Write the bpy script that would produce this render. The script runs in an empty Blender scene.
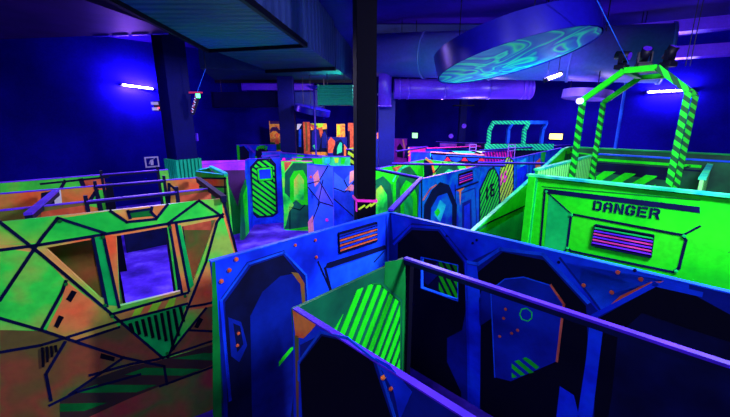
import bpy, math, random
from mathutils import Vector, Matrix
from mathutils.geometry import tessellate_polygon
random.seed(4)
COL = bpy.context.scene.collection
# ------------------------------------------------------------------ camera
CAM_H = 3.45; FPX = 360.0; PITCH = math.radians(14)
cam_d = bpy.data.cameras.new('camera'); cam = bpy.data.objects.new('camera', cam_d); COL.objects.link(cam)
cam_d.sensor_width = 36; cam_d.lens = FPX / 730 * 36; cam_d.clip_end = 200; cam_d.clip_start = 0.05
cam.location = (0, 0, CAM_H); cam.rotation_euler = (math.pi/2 - PITCH, 0, 0)
bpy.context.scene.camera = cam
def ray(px, py):
    x = (px-365)/FPX; y = -(py-208.5)/FPX; c, s = math.cos(PITCH), math.sin(PITCH)
    return Vector((x, c+y*s, -s+y*c))
def at(px, py, z):                       # survey: pixel seen at height z -> point of the plan
    d = ray(px, py); t = (z-CAM_H)/d.z; return Vector((d.x*t, d.y*t, z))
def deep(px, py, Y):                     # pixel seen at depth Y
    d = ray(px, py); t = Y/d.y; return Vector((d.x*t, Y, CAM_H+d.z*t))

# ------------------------------------------------------------------ materials
MATS = {}
def nodes(name):
    m = bpy.data.materials.new(name); m.use_nodes = True; nt = m.node_tree
    return m, nt, nt.nodes['Principled BSDF']
def ramp(nt, stops):
    r = nt.nodes.new('ShaderNodeValToRGB'); e = r.color_ramp.elements
    while len(e) < len(stops): e.new(0.5)
    for i, (p, c) in enumerate(stops): e[i].position = p; e[i].color = (*c, 1)
    return r
def paint(name, cols, scale=1.6, rough=.45, spec=.35, metal=0, detail=3, lo=.36, hi=.64, bump=0, stretch=(1,1,1)):
    """sprayed paint: soft clouds running through the given colours"""
    m, nt, b = nodes(name)
    tc = nt.nodes.new('ShaderNodeTexCoord'); mp = nt.nodes.new('ShaderNodeMapping'); mp.inputs['Scale'].default_value = stretch
    n = nt.nodes.new('ShaderNodeTexNoise'); n.inputs['Scale'].default_value = scale; n.inputs['Detail'].default_value = detail
    nt.links.new(tc.outputs['Object'], mp.inputs[0]); nt.links.new(mp.outputs[0], n.inputs['Vector'])
    k = len(cols); st = [(lo+(hi-lo)*i/max(1, k-1), c) for i, c in enumerate(cols)]
    if k == 1: st = [(0, tuple(v*.8 for v in cols[0])), (1, cols[0])]
    r = ramp(nt, st); nt.links.new(n.outputs['Fac'], r.inputs[0])
    # fine dirt
    n2 = nt.nodes.new('ShaderNodeTexNoise'); n2.inputs['Scale'].default_value = 14; n2.inputs['Detail'].default_value = 6
    nt.links.new(tc.outputs['Object'], n2.inputs['Vector'])
    r2 = ramp(nt, [(.35, (.7,.7,.7)), (.6, (1,1,1))]); nt.links.new(n2.outputs['Fac'], r2.inputs[0])
    mx = nt.nodes.new('ShaderNodeMix'); mx.data_type = 'RGBA'; mx.blend_type = 'MULTIPLY'; mx.inputs[0].default_value = .45
    nt.links.new(r.outputs[0], mx.inputs[6]); nt.links.new(r2.outputs[0], mx.inputs[7]); nt.links.new(mx.outputs[2], b.inputs['Base Color'])
    b.inputs['Roughness'].default_value = rough; b.inputs['Specular IOR Level'].default_value = spec; b.inputs['Metallic'].default_value = metal
    if bump:
        bp = nt.nodes.new('ShaderNodeBump'); bp.inputs['Strength'].default_value = bump; bp.inputs['Distance'].default_value = .01
        nt.links.new(n2.outputs['Fac'], bp.inputs['Height']); nt.links.new(bp.outputs[0], b.inputs['Normal'])
    MATS[name] = m; return m
def striped(name, c1, c2, vec, freq, duty=.5, rough=.5):
    m, nt, b = nodes(name)
    tc = nt.nodes.new('ShaderNodeTexCoord'); d = nt.nodes.new('ShaderNodeVectorMath'); d.operation = 'DOT_PRODUCT'
    d.inputs[1].default_value = [v*freq for v in vec]; nt.links.new(tc.outputs['Object'], d.inputs[0])
    f = nt.nodes.new('ShaderNodeMath'); f.operation = 'FRACT'; nt.links.new(d.outputs['Value'], f.inputs[0])
    g = nt.nodes.new('ShaderNodeMath'); g.operation = 'GREATER_THAN'; g.inputs[1].default_value = duty; nt.links.new(f.outputs[0], g.inputs[0])
    r = ramp(nt, [(0, c1), (1, c2)]); nt.links.new(g.outputs[0], r.inputs[0]); nt.links.new(r.outputs[0], b.inputs['Base Color'])
    b.inputs['Roughness'].default_value = rough; b.inputs['Specular IOR Level'].default_value = .3
    MATS[name] = m; return m
def ribbed(name, cols, vec, freq, rough=.4, metal=0, spec=.5):
    """sheet metal with pressed ribs: bump from a sine, colour from soft clouds"""
    m = paint(name, cols, .6, .55, .15, metal); nt = m.node_tree; b = nt.nodes['Principled BSDF']
    tc = nt.nodes.new('ShaderNodeTexCoord'); d = nt.nodes.new('ShaderNodeVectorMath'); d.operation = 'DOT_PRODUCT'
    d.inputs[1].default_value = [v*freq for v in vec]; nt.links.new(tc.outputs['Object'], d.inputs[0])
    s = nt.nodes.new('ShaderNodeMath'); s.operation = 'SINE'; nt.links.new(d.outputs['Value'], s.inputs[0])
    bp = nt.nodes.new('ShaderNodeBump'); bp.inputs['Strength'].default_value = .8; bp.inputs['Distance'].default_value = .02
    nt.links.new(s.outputs[0], bp.inputs['Height']); nt.links.new(bp.outputs[0], b.inputs['Normal']); return m
def glow(name, c, s):
    m, nt, b = nodes(name); b.inputs['Base Color'].default_value = (*c, 1)
    b.inputs['Emission Color'].default_value = (*c, 1); b.inputs['Emission Strength'].default_value = s; MATS[name] = m; return m

G = (.01,.95,.02); DG = (.0,.22,.03); OR = (1,.22,.03); NAVY = (.002,.006,.06)
paint('black', [(.0005,.0008,.008)], 2, .65, .1)
paint('navy', [(.0004,.0015,.02), (.0008,.004,.05)], 2.2, .6, .12)
paint('blue', [(.001,.012,.4), (.002,.03,.75), (.003,.06,.8)], 1.7, .45, .2, bump=.15)
paint('blue_light', [(.002,.05,.6), (.008,.12,.95)], 2.2, .45, .2)
paint('blue_mid', [(.001,.008,.2), (.002,.02,.38)], 1.8, .45, .2, bump=.15)
paint('blue_deep', [(.0005,.005,.13), (.001,.014,.28)], 1.8, .45, .2, bump=.15)
paint('blue_cyan', [(.0,.02,.5), (.0,.16,.6), (.0,.04,.65)], 1.5, .45, .2)
paint('cyan', [(.0,.35,.6), (.02,.8,.7)], 3, .45)
paint('aqua_green', [(.0,.5,.18), (.04,.9,.28), (.0,.4,.35)], 2.2, .45)
paint('violet', [(.05,.01,.6), (.17,.025,.9)], 1.5, .45)
paint('violet_rail', [(.045,.01,.5), (.09,.02,.75)], 3, .4)
paint('purple', [(.25,.01,.5), (.55,.03,.8)], 1.6, .5)
paint('magenta', [(.9,.01,.35), (1,.03,.6)], 3, .5)
paint('magenta_dull', [(.5,.02,.2),(.7,.05,.3)], 3, .5)
paint('column_dark', [(.0003,.0006,.03), (.0006,.001,.06)], .8, .6, .05)
paint('disc_pale', [(.2,.09,.7),(.36,.16,.85)], 2, .45, .3)
paint('column_lit', [(.002,.004,.2),(.004,.008,.35)], .8, .5, .2)  # column blue lightened so the column looks lit
paint('green', [(.003,.55,.01), (.01,.8,.008), (.02,.8,.01)], 1.3, .45, .15)
paint('green_teal', [(.0,.35,.06), (.005,.65,.1)], 1.6, .45, .2)
paint('green_dark', [(.001,.12,.015), (.002,.24,.03)], 1.8, .45, .2)
paint('green_deep', [(.001,.05,.025), (.002,.16,.05)], 1.5, .4, .4)
paint('green_bright', [(.012,.95,.01)], 2, .45, .2)
paint('lime', [(.35,1,.02), (.6,.9,.02)], 3, .45)
paint('orange', [(1,.1,.02), (1,.3,.05)], 4, .5)
paint('orange_dull', [(.45,.06,.02), (.7,.14,.05)], 5, .5)
paint('yellow', [(1,.75,.05)], 4, .5)
paint('rust', [(.12,.10,.015), (.26,.07,.02), (.09,.15,.02), (.3,.045,.03)], 1.1, .4, .4, bump=.2)  # brown paint, darkened to carry the shadow low on the armoured wall
paint('rust_dark', [(.02,.02,.01), (.05,.02,.012)], 1.5, .5)
paint('mech', [(.02,.75,.06), (.15,.75,.05), (.75,.42,.08), (1,.2,.05)], 1.15, .38, .4, lo=.4, hi=.68, bump=.15)
paint('mech_orange', [(.95,.13,.03), (.75,.25,.05), (.35,.42,.04)], 1.9, .38, .4)
paint('mech_green', [(.01,.65,.05), (.04,.9,.06), (.3,.6,.06)], 1.8, .38, .4)
paint('green_wall', [(.0,.35,.04), (.02,1,.05), (.35,.8,.05), (.9,.3,.05)], 1.5, .45, lo=.36, hi=.74)
paint('facet_a', [(.06,.09,.9), (.2,.17,1)], 1.4, .45)
paint('facet_b', [(.01,.08,.9), (.05,.16,1)], 1.2, .45)
paint('facet_c', [(.002,.02,.45), (.01,.06,.7)], 1.2, .45)
paint('pink', [(1,.25,.4), (1,.4,.3)], 3, .5)
paint('plum', [(.025,.002,.05), (.05,.003,.09)], 1.5, .5)
paint('white', [(.8,.85,.9)], 3, .5)
paint('red', [(.6,.01,.05)], 3, .5)
paint('flame', [(.9,.2,.02), (1,.45,.02), (1,.6,.06), (.7,.12,.04)], 6, .5, lo=.38, hi=.62)
paint('bark', [(.5,.06,.02), (.75,.14,.04)], 8, .6)
paint('wall_blue', [(.0016,.0008,.15), (.004,.0015,.28)], .5, .8, .03)
paint('ceiling_violet', [(.006,.002,.14), (.03,.004,.32)], .35, .8, .05)
paint('column_blue', [(.0005,.001,.07), (.001,.002,.13)], .8, .6, .1)
paint('column_black', [(.0006,.0006,.006)], 1, .75, .06)
paint('carpet', [(.02,.008,.2), (.06,.02,.5), (.16,.1,.85)], 1.6, .95, .05, detail=8, lo=.3, hi=.72, bump=.6)
paint('deck', [(.003,.02,.03), (.006,.05,.05)], 2, .7)
paint('duct_violet', [(.10,.025,.7), (.16,.04,.9)], 1.5, .3, .5)
paint('duct_blue', [(.01,.025,.25), (.02,.05,.35)], 1, .4, .4)
paint('device', [(.004,.004,.02)], 4, .5, .2)
ribbed('duct_under', [(.008,.05,.10), (.01,.09,.09), (.01,.06,.18)], (0,1,0), 26)
ribbed('duct_side', [(.015,.03,.14), (.03,.06,.24)], (0,1,0), 18)
ribbed('duct_green', [(.01,.3,.2), (.01,.45,.22)], (0,0,1), 50)
ribbed('rib_green_lit', [(.0,.3,.12), (.01,.5,.2)], (1,1,0), 60, .5)  # green light on the ribs is put into the colour
striped('post_stripe', (.006,.8,.02), (.001,.09,.02), (.8,.0,1), 7, .5)
striped('beam_stripe', (.006,.8,.02), (.001,.09,.02), (1,0,.5), 7, .5)
striped('slat', (.2,1,.2), (.0,.3,.04), (1,0,.18), 9, .66)
striped('far_stripe', (.01,.9,.25), (.0,.2,.2), (.8,0,1), 8, .55)
striped('magenta_stripe', (1,.01,.4), (.1,.0,.2), (1,0,.5), 5, .5)
striped('pink_dash', (1,.02,.2), (.02,.02,.4), (1,0,.3), 4, .5)
# mural under the big disc: swirls of aqua and blue
m, nt, b = nodes('mural'); tc = nt.nodes.new('ShaderNodeTexCoord'); n = nt.nodes.new('ShaderNodeTexNoise')
n.inputs['Scale'].default_value = .55; n.inputs['Detail'].default_value = 1.5; n.inputs['Distortion'].default_value = 2.2
nt.links.new(tc.outputs['Object'], n.inputs['Vector'])
r = ramp(nt, [(.3, (.0,.03,.4)), (.4, (.0,.15,.4)), (.45, (.0,.75,.35)), (.48, (.0,.06,.4)), (.55, (.0,.25,.45)), (.6, (.01,.75,.25)), (.66, (.0,.05,.35))])
nt.links.new(n.outputs['Fac'], r.inputs[0]); nt.links.new(r.outputs[0], b.inputs['Base Color']); b.inputs['Roughness'].default_value = .6; b.inputs['Specular IOR Level'].default_value = .1; MATS['mural'] = m
glow('tube_glow', (.6,.45,1), 30); glow('warm_glow', (1,.68,.16), 2.2); glow('exit_glow', (.35,1,.45), 1.0); glow('led_red', (1,.03,.05), 5); glow('led_green', (.05,1,.2), 4); glow('led_blue', (.4,.35,1), 2); glow('screen_glow', (.03,.75,.5), .9); glow('screen_pale', (.45,.95,.75), 1.0)

# ------------------------------------------------------------------ mesh helpers
def inside_clip(poly, clip):
    """Sutherland-Hodgman: poly cut by a convex clip polygon"""
    def area(p): return sum(p[i][0]*p[(i+1)%len(p)][1]-p[(i+1)%len(p)][0]*p[i][1] for i in range(len(p)))
    if area(clip) < 0: clip = clip[::-1]
    out = list(poly)
    for i in range(len(clip)):
        a, b_ = clip[i], clip[(i+1)%len(clip)]; inp = out; out = []
        side = lambda p: (b_[0]-a[0])*(p[1]-a[1])-(b_[1]-a[1])*(p[0]-a[0])
        for j in range(len(inp)):
            p, q = inp[j], inp[(j+1)%len(inp)]; sp, sq = side(p), side(q)
            if sp >= 0: out.append(p)
            if (sp >= 0) != (sq >= 0):
                t = sp/(sp-sq); out.append((p[0]+(q[0]-p[0])*t, p[1]+(q[1]-p[1])*t))
        if not out: return []
    return out
class MB:
    def __init__(s): s.v = []; s.f = []; s.m = []; s.names = []
    def mi(s, mat):
        if mat not in s.names: s.names.append(mat)
        return s.names.index(mat)
    def add(s, vs, fs, mat):
        o = len(s.v); k = s.mi(mat); s.v += [tuple(v) for v in vs]
        for f in fs: s.f.append([o+i for i in f]); s.m.append(k)
    def box(s, x0, x1, y0, y1, z0, z1, mat):
        vs = [(x,y,z) for z in (z0,z1) for y in (y0,y1) for x in (x0,x1)]
        s.add(vs, [(0,2,3,1),(4,5,7,6),(0,1,5,4),(2,6,7,3),(0,4,6,2),(1,3,7,5)], mat)
    def prism(s, poly, y0, y1, mat, holes=(), axis='y'):
        """polygon in (x,z) extruded along y, or in (x,y) extruded along z"""
        loops = [list(poly)]+[list(h) for h in holes]
        flat = [p for l in loops for p in l]; n = len(flat)
        tris = tessellate_polygon([[Vector((p[0], p[1], 0)) for p in l] for l in loops])
        mk = (lambda p, d: (p[0], d, p[1])) if axis == 'y' else (lambda p, d: (p[0], p[1], d))
        vs = [mk(p, y0) for p in flat]+[mk(p, y1) for p in flat]; fs = []
        for t in tris: fs.append(tuple(t)); fs.append(tuple(n+i for i in reversed(t)))
        o = 0
        for l in loops:
            k = len(l)
            for i in range(k): a, b_ = o+i, o+(i+1)%k; fs.append((a, b_, n+b_, n+a))
            o += k
        s.add(vs, fs, mat)
    def bar(s, a, b_, w, h, mat, up=(0,0,1)):
        """square bar between two points"""
        a = Vector(a); b_ = Vector(b_); d = (b_-a).normalized(); u = Vector(up)
        if abs(d.dot(u)) > .98: u = Vector((1,0,0))
        x = d.cross(u).normalized()*w/2; y = x.normalized().cross(d)*h/2
        vs = [p+i*x+j*y for p in (a,b_) for i, j in ((-1,-1),(1,-1),(1,1),(-1,1))]
        s.add(vs, [(3,2,1,0),(4,5,6,7),(0,1,5,4),(1,2,6,5),(2,3,7,6),(3,0,4,7)], mat)
    def tube(s, a, b_, r, mat, n=20, r2=None, caps=True):
        a = Vector(a); b_ = Vector(b_); d = (b_-a).normalized(); u = Vector((0,0,1)) if abs(d.z) < .9 else Vector((1,0,0))
        x = d.cross(u).normalized(); y = x.cross(d); r2 = r if r2 is None else r2
        vs = [p+rr*(math.cos(2*math.pi*i/n)*x+math.sin(2*math.pi*i/n)*y) for p, rr in ((a,r),(b_,r2)) for i in range(n)]
        fs = [(i,(i+1)%n,n+(i+1)%n,n+i) for i in range(n)]
        if caps: fs += [tuple(reversed(range(n))), tuple(range(n,2*n))]
        s.add(vs, fs, mat)
    def line(s, pts, w, mat, lay=1):
        """painted stroke on a board, a film thick"""
        for p, q in zip(pts, pts[1:]):
            p = Vector(p); q = Vector(q); d = (q-p)
            if d.length < 1e-5: continue
            d.normalize(); n = Vector((-d.y, d.x))*w/2; e = d*w*.4
            s.prism([tuple(p-e-n), tuple(q+e-n), tuple(q+e+n), tuple(p-e+n)], -.0018*lay, 0, mat)
    def fill(s, pts, mat, lay=1, cut=()): s.prism(pts, -.0018*lay, 0, mat, cut)
    def hatch(s, clip, ang, pitch, width, mat, lay=1, phase=0):
        cx = sum(p[0] for p in clip)/len(clip); cy = sum(p[1] for p in clip)/len(clip)
        ca, sa = math.cos(ang), math.sin(ang); R = 6
        k = int(4/pitch)
        for i in range(-k, k+1):
            o = i*pitch+phase; q = []
            for (u, v) in ((-R, o-width/2), (R, o-width/2), (R, o+width/2), (-R, o+width/2)): q.append((cx+u*ca-v*sa, cy+u*sa+v*ca))
            c = inside_clip(q, clip)
            if len(c) > 2: s.fill(c, mat, lay)
    def build(s, name, parent=None, smooth=False, label=None, bevel=0):
        me = bpy.data.meshes.new(name); me.from_pydata(s.v, [], s.f)
        for nme in s.names: me.materials.append(MATS[nme])
        me.polygons.foreach_set('material_index', s.m)
        if smooth: me.polygons.foreach_set('use_smooth', [len(f) == 4 for f in s.f])
        me.update(); o = bpy.data.objects.new(name, me); COL.objects.link(o)
        if parent: o.parent = parent
        if label: o['label'] = label
        if bevel:
            b_ = o.modifiers.new('edge', 'BEVEL'); b_.width = bevel; b_.segments = 2; b_.limit_method = 'ANGLE'
        return o
def thing(name, label, cat, loc=(0,0,0), rz=0, group=None):
    o = bpy.data.objects.new(name, None); o.empty_display_size = .2; COL.objects.link(o)
    o.location = loc; o.rotation_euler = (0,0,rz); o['label'] = label; o['category'] = cat
    if group: o['group'] = group
    return o
def tag(o, label, cat, group=None):
    o['label'] = label; o['category'] = cat
    if group: o['group'] = group
    return o
def structure(o): o['kind'] = 'structure'; return o

class Board:
    """an upright arena board from plan point a (left seen from the tower) to b (right); front looks to local -y"""
    def __init__(s, name, label, a, b_, h=2.2, t=.03, mat='blue', z0=0, cat='arena wall', group=None, outline=None, holes=(), back=None):
        s.a = Vector((a[0], a[1])); s.b = Vector((b_[0], b_[1])); s.d = (s.b-s.a).normalized(); s.L = (s.b-s.a).length
        s.h = h; s.t = t; s.ang = math.atan2(s.d.y, s.d.x); s.mat = mat; s.z0 = z0
        s.root = thing(name, label, cat, (a[0], a[1], z0), s.ang, group); s.mb = MB(); s.outline = outline; s.holes = list(holes)
    def uv(s, px, py):
        r = ray(px, py); n = Vector((-s.d.y, s.d.x)); den = n.x*r.x+n.y*r.y
        t = (n.x*s.a.x+n.y*s.a.y)/den; p = Vector((r.x*t, r.y*t)); return ((p-s.a).dot(s.d), CAM_H+r.z*t-s.z0)
    def P(s, pts): return [s.uv(*p) for p in pts]
    def line(s, pts, w=.02, mat='navy', lay=2): s.mb.line(s.P(pts), w, mat, lay)
    def fill(s, pts, mat, lay=1, cut=None): s.mb.fill(s.P(pts), mat, lay, [s.P(cut)] if cut else ())
    def hatch(s, pts, ang, pitch, width, mat, lay=2, phase=0): s.mb.hatch(s.P(pts), ang, pitch, width, mat, lay, phase)
    def hole(s, pts): s.holes.append(s.P(pts))
    def done(s, rail=None, rail_w=.012, post=False):
        out = s.outline or [(0,0),(s.L,0),(s.L,s.h),(0,s.h)]
        s.mb.prism(out, 0, s.t, s.mat, s.holes)
        s.mb.build('panel', s.root)
        if rail:
            q = MB(); q.box(-.005, s.L+.005, -rail_w*.6, s.t+rail_w*.6, s.h, s.h+rail_w, rail); q.build('top_edge', s.root)
        return s
    def bolt(s, px, py, r=.018, mat='navy'):
        x, z = s.uv(px, py); q = MB(); q.tube((x,-.014,z), (x,0,z), r, mat, 10, r); q.tube((x,-.02,z), (x,-.014,z), r*.55, mat, 6); q.build('bolt', s.root)
    def grille(s, pts, n, slats, frame='black', fw=.025, label=None):
        """pts: tl, tr, br, bl of the frame"""
        tl, tr, br, bl = s.P(pts); q = MB()
        q.prism([tl,tr,br,bl], -.006, 0, frame)
        for p, r in ((tl,tr),(tr,br),(br,bl),(bl,tl)): q.bar((p[0],-.012,p[1]), (r[0],-.012,r[1]), fw, .024, frame, (0,1,0))
        g = q.build('vent_grille', s.root, label=label); w = MB()
        for i in range(n):
            f = (i+1)/(n+1); a = [bl[k]+(tl[k]-bl[k])*f for k in (0,1)]; b_ = [br[k]+(tr[k]-br[k])*f for k in (0,1)]
            m_ = slats[i % len(slats)]
            w.bar((a[0],-.016,a[1]), (b_[0],-.016,b_[1]), .02, .42*abs(tl[1]-bl[1])/(n+1), m_, (0,0,1))
        w.build('slats', g)
        return g
def rail(name, label, a, b_, w=.05, h=.05, mat='violet_rail', under='navy', group=None):
    a = Vector(a); b_ = Vector(b_); d = b_-a; ang = math.atan2(d.y, d.x)
    root = thing(name, label, 'top rail', a, ang, group); L = Vector((d.x, d.y)).length; dz = d.z
    q = MB(); q.bar((0,0,0), (L,0,dz), w, h*.4, mat); q.build('cap_strip', root)
    q = MB(); q.bar((0,0,-h*.6), (L,0,dz-h*.6), w*.9, h*.8, under); q.build('beam', root); return root

# ------------------------------------------------------------------ room shell
S2 = math.sqrt(.5)
def uvw(u, v): return ((u+v)*S2, (u-v)*S2)          # room axes: u away to the right, v near to the right
def room_box(name, u0, u1, v0, v1, z0, z1, mat):
    q = MB(); c = [uvw(u0,v0), uvw(u0,v1), uvw(u1,v1), uvw(u1,v0)]; q.prism(c, z0, z1, mat, axis='z'); return structure(q.build(name))
U0, U1, V0, V1, ZC = -6, 18.4, -17, 12, 6.4
room_box('floor', U0-.2, U1+.2, V0-.2, V1+.2, -.2, 0, 'carpet')
room_box('ceiling', U0-.2, U1+.2, V0-.2, V1+.2, ZC, ZC+.2, 'ceiling_violet')
room_box('wall_left', U0-.2, U1+.2, V0-.2, V0, 0, ZC, 'wall_blue')
room_box('wall_back', U1, U1+.2, V0, V1, 0, ZC, 'wall_blue')
room_box('wall_right', U0-.2, U1+.2, V1, V1+.2, 0, ZC, 'wall_blue')
room_box('wall_near', U0-.2, U0, V0, V1, 0, ZC, 'wall_blue')
def on_wall(px, py, which, off=0):
    r = ray(px, py)
    if which == 'left': t = (-V0-off)/((r.y-r.x)*S2)
    else: t = (U1-off)/((r.y+r.x)*S2)
    return Vector((r.x*t, r.y*t, CAM_H+r.z*t))
ANG_L = math.pi/4; ANG_B = -math.pi/4

# ------------------------------------------------------------------ near blue corner
A0 = (-1.38, 3.02); C0 = (.34, 4.76)
w = Board('arena_partition', 'near blue wall left of the centre, with a vent grille and orange rivets, beside the orange and green wall', A0, C0, mat='blue', t=.04)
w.fill([(212,262),(215,261),(223,395),(224,420),(213,420)], 'green_dark')
w.line([(221,300),(230,400)], .03, 'blue')
w.fill([(219,301),(247,262),(284,250),(307,275),(311,330),(311,430),(222,430)], 'blue_deep')
w.fill([(225,302),(251,266),(283,255),(302,278),(306,330),(306,430),(228,430)], 'navy', 2)
w.line([(221,301),(248,264),(284,252),(306,275),(310,330)], .022, 'blue_light', 3)
w.fill([(252,420),(250,316),(262,292),(280,276),(297,273),(303,282),(306,318),(300,340),(290,420)], 'blue_deep', 3)
w.fill([(291,272),(298,273),(304,283),(305,305),(302,305),(300,284)], 'rust', 4)
w.fill([(228,317),(241,322),(247,345),(239,362),(231,356)], 'blue_mid', 3)
w.fill([(233,323),(240,326),(243,344),(237,352)], 'navy', 4)
w.hatch([(278,358),(285,350),(296,345),(293,352),(279,368)], .55, .10, .05, 'green', 4)
w.line([(318,262),(330,289),(330,320)], .02, 'navy')
w.fill([(325,268),(327,263),(385,245),(386,249),(330,268)], 'navy', 2)
w.fill([(330,270),(384,250),(385,262),(331,300)], 'blue_light', 1)
w.line([(325,268),(333,300)], .03, 'navy', 3)
w.line([(384,251),(374,262)], .015, 'navy', 3)
w.line([(386,216),(386,262)], .02, 'blue_deep', 3)
w.done(rail='blue_light')
for p in ((295,245),(315,240),(316,257)): w.bolt(*p, r=.016, mat='orange_dull')
for p in ((221,281),(236,259),(229,270)): w.bolt(*p, r=.02, mat='orange_dull')
w.bolt(238,333,.016,'orange_dull'); w.bolt(237,345,.016,'orange_dull')
w.grille([(338,233),(376,222),(376,241),(339,253)], 7, ['orange_dull','blue','orange_dull','blue_light','orange_dull','blue','blue_mid'], frame='navy', fw=.012, label='dark vent grille with orange and blue slats')

B0 = (C0[0]+3.3, C0[1]-3.3)
w = Board('arena_partition', 'long near blue wall right of the centre, with octagonal panels and a cut-out hatch', C0, B0, mat='blue_deep', t=.04)
w.fill([(391,214),(689,283),(689,293),(655,281),(600,313),(588,300),(548,257),(500,247),(470,262),(440,226),(412,223),(393,240)], 'blue', 1)
w.fill([(396,420),(398,243),(412,230),(438,231),(463,262),(468,300),(462,330),(447,338),(447,362),(461,392),(462,420)], 'black', 2, cut=[(421,257),(458,265),(458,301),(421,288)])
w.line([(394,244),(411,226),(440,228),(466,262),(470,420)], .03, 'blue', 3)
w.fill([(466,264),(477,266),(481,300),(480,420),(468,420)], 'blue', 3)
w.line([(468,262),(478,264),(500,249),(543,254),(588,302)], .035, 'blue_light', 3)
w.fill([(478,272),(503,252),(544,260),(586,306),(588,345),(577,420),(480,420)], 'black', 2)
w.fill([(495,377),(491,290),(505,279),(524,277),(550,285),(564,304),(557,361),(511,381)], 'blue_mid', 3)
w.line([(495,377),(491,290),(505,279),(524,277),(550,285)], .012, 'blue_light', 4)
w.line([(551,285),(564,304),(557,361)], .022, 'orange_dull', 4)
w.line([(520,314),(522,309),(527,308),(532,312),(532,318),(528,321),(522,319),(520,314)], .01, 'green_bright', 4)
w.hatch([(512,362),(526,357),(541,365),(534,372),(512,378)], -.35, .10, .05, 'green', 4)
w.fill([(484,283),(492,287),(492,318),(480,326),(479,300)], 'blue_deep', 3)
w.fill([(590,318),(597,315),(603,330),(592,420),(577,420),(586,360)], 'blue', 3)
w.fill([(574,395),(560,386),(556,420),(580,420)], 'blue', 3)
w.fill([(597,319),(655,287),(689,292),(740,320),(740,420),(594,420)], 'black', 2)
w.fill([(612,395),(618,335),(642,313),(689,329),(740,345),(740,420),(608,420)], 'navy', 3)
w.line([(594,316),(655,284),(700,294)], .04, 'blue', 3)
w.fill([(562,262),(663,280),(648,287),(601,311),(589,297)], 'blue_light', 1)
w.fill([(620,296),(650,282),(664,281),(652,286),(604,311)], 'orange_dull', 2)
w.line([(560,258),(590,296),(601,311)], .02, 'blue_deep', 2)
w.hole([(421,257),(458,265),(458,301),(421,288)])
w.done(rail='blue_light')
for p in ((447,236),(473,243),(477,240),(559,262),(635,270)): w.bolt(*p, r=.014, mat='navy')
for p in ((584,285),(612,292),(618,272),(641,279)): w.bolt(*p, r=.018, mat='orange_dull')
for p in ((504,318),(506,309),(500,336),(512,333),(518,330)): w.bolt(*p, r=.016, mat='orange_dull')
q = MB(); tl, tr, br, bl = w.P([(421,257),(458,265),(458,301),(421,288)])
for p, r in ((tl,tr),(tr,br),(br,bl),(bl,tl)): q.bar((p[0],.02,p[1]), (r[0],.02,r[1]), .012, .05, 'blue_light', (0,1,0))
q.build('hatch_frame', w.root, label='pale blue frame of the cut-out hatch')
# board seen through the hatch: green stripes on dark
w2 = Board('arena_partition', 'green striped wall glimpsed through the square hatch of the near blue wall', (C0[0]+.3,C0[1]+.35), (C0[0]+1.5,C0[1]-.85), h=2.0, mat='navy')
w2.hatch([(439,252),(475,258),(475,312),(439,306)], -.95, .10, .055, 'green_bright')
w2.fill([(421,262),(432,268),(438,262),(438,275),(428,285),(421,280)], 'blue_deep')
w2.done()

# ------------------------------------------------------------------ inner cell right in front of the tower
I0 = (-.48, 2.19); IF = (.37, 3.12)
w = Board('arena_partition', 'low dark green wall with bright green diagonal stripes, right in front', I0, IF, mat='green_deep', t=.03)
clip = [(325,345),(357,290),(372,284),(380,284),(400,302),(400,368),(345,425)]
w.hatch(clip, .98, .115, .066, 'green_bright', 2)
w.line([(372,284),(380,284),(400,302),(400,368)], .01, 'green_dark', 3)
w.fill([(385,262),(405,259),(408,420),(402,420),(402,300),(384,284)], 'green_dark', 1)
w.done()
IB = (1.35, .36)
w = Board('arena_partition', 'blue wall end with an orange top corner and a dark octagon, nearest of all', I0, IB, mat='blue_deep', t=.03)
w.fill([(293,310),(330,331),(322,334),(300,345),(302,420),(294,420)], 'blue', 1)
w.fill([(293,310),(317,324),(311,331),(304,338),(296,337)], 'orange', 2)
w.fill([(295,335),(299,336),(299,420),(297,420)], 'rust', 2)
w.fill([(303,420),(300,364),(322,336),(345,341),(373,362),(392,420)], 'black', 2)
w.line([(299,380),(299,362),(321,332),(348,338),(378,362),(396,420)], .018, 'blue_light', 3)
w.fill([(375,357),(390,365),(412,392),(400,420),(394,392)], 'blue', 1)
w.done(rail='violet_rail', rail_w=.01)
w.bolt(384,377,.012,'orange'); w.bolt(392,388,.010,'orange_dull')
rail('top_rail', 'long violet top rail crossing the lower right, in front of the blue wall', (IF[0],IF[1],2.2), (IF[0]+2.5,IF[1]-2.42,2.2), .045, .05)
q = MB(); q.box(-.03,.03,-.03,.03,0,2.165,'black'); o = q.build('corner_post'); o.location = (IF[0]+.05, IF[1]+.05, 0); o.rotation_euler.z = math.pi/4
tag(o, 'dark post at the far end of the green striped wall', 'post')

# ------------------------------------------------------------------ left module: orange and green armoured front
HM = 2.6
FA = at(42,218,HM).xy; FB = at(223,198.5,HM).xy; fd = (FB-FA).normalized(); FA2 = FA-fd*1.6
w = Board('arena_partition', 'orange and green armoured front wall with a large window, at left', FA2, FB, h=HM, mat='mech', t=.04)
e1 = w.uv(237,254); L = w.L; sl = (e1[0]-L)/(e1[1]-HM)
w.outline = [(0,0),(L+sl*(-HM),0),(L,HM),(0,HM)]
low = [(0,330),(41,331),(122,357),(164,366),(208,348),(245,340),(250,430),(0,430)]
w.fill(low, 'rust', 1)
w.fill([(66,281),(110,315),(119,328),(80,341),(46,331),(62,300)], 'mech_orange', 1)
w.fill([(46,331),(80,341),(119,328),(122,321),(164,358),(164,366),(122,357)], 'rust', 1)
w.fill([(0,248),(40,253),(66,281),(41,330),(0,330)], 'mech_green', 1)
w.fill([(0,244),(41,243),(58,218.5),(105,233),(102,235),(41,245)], 'mech_green', 1)
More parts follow.
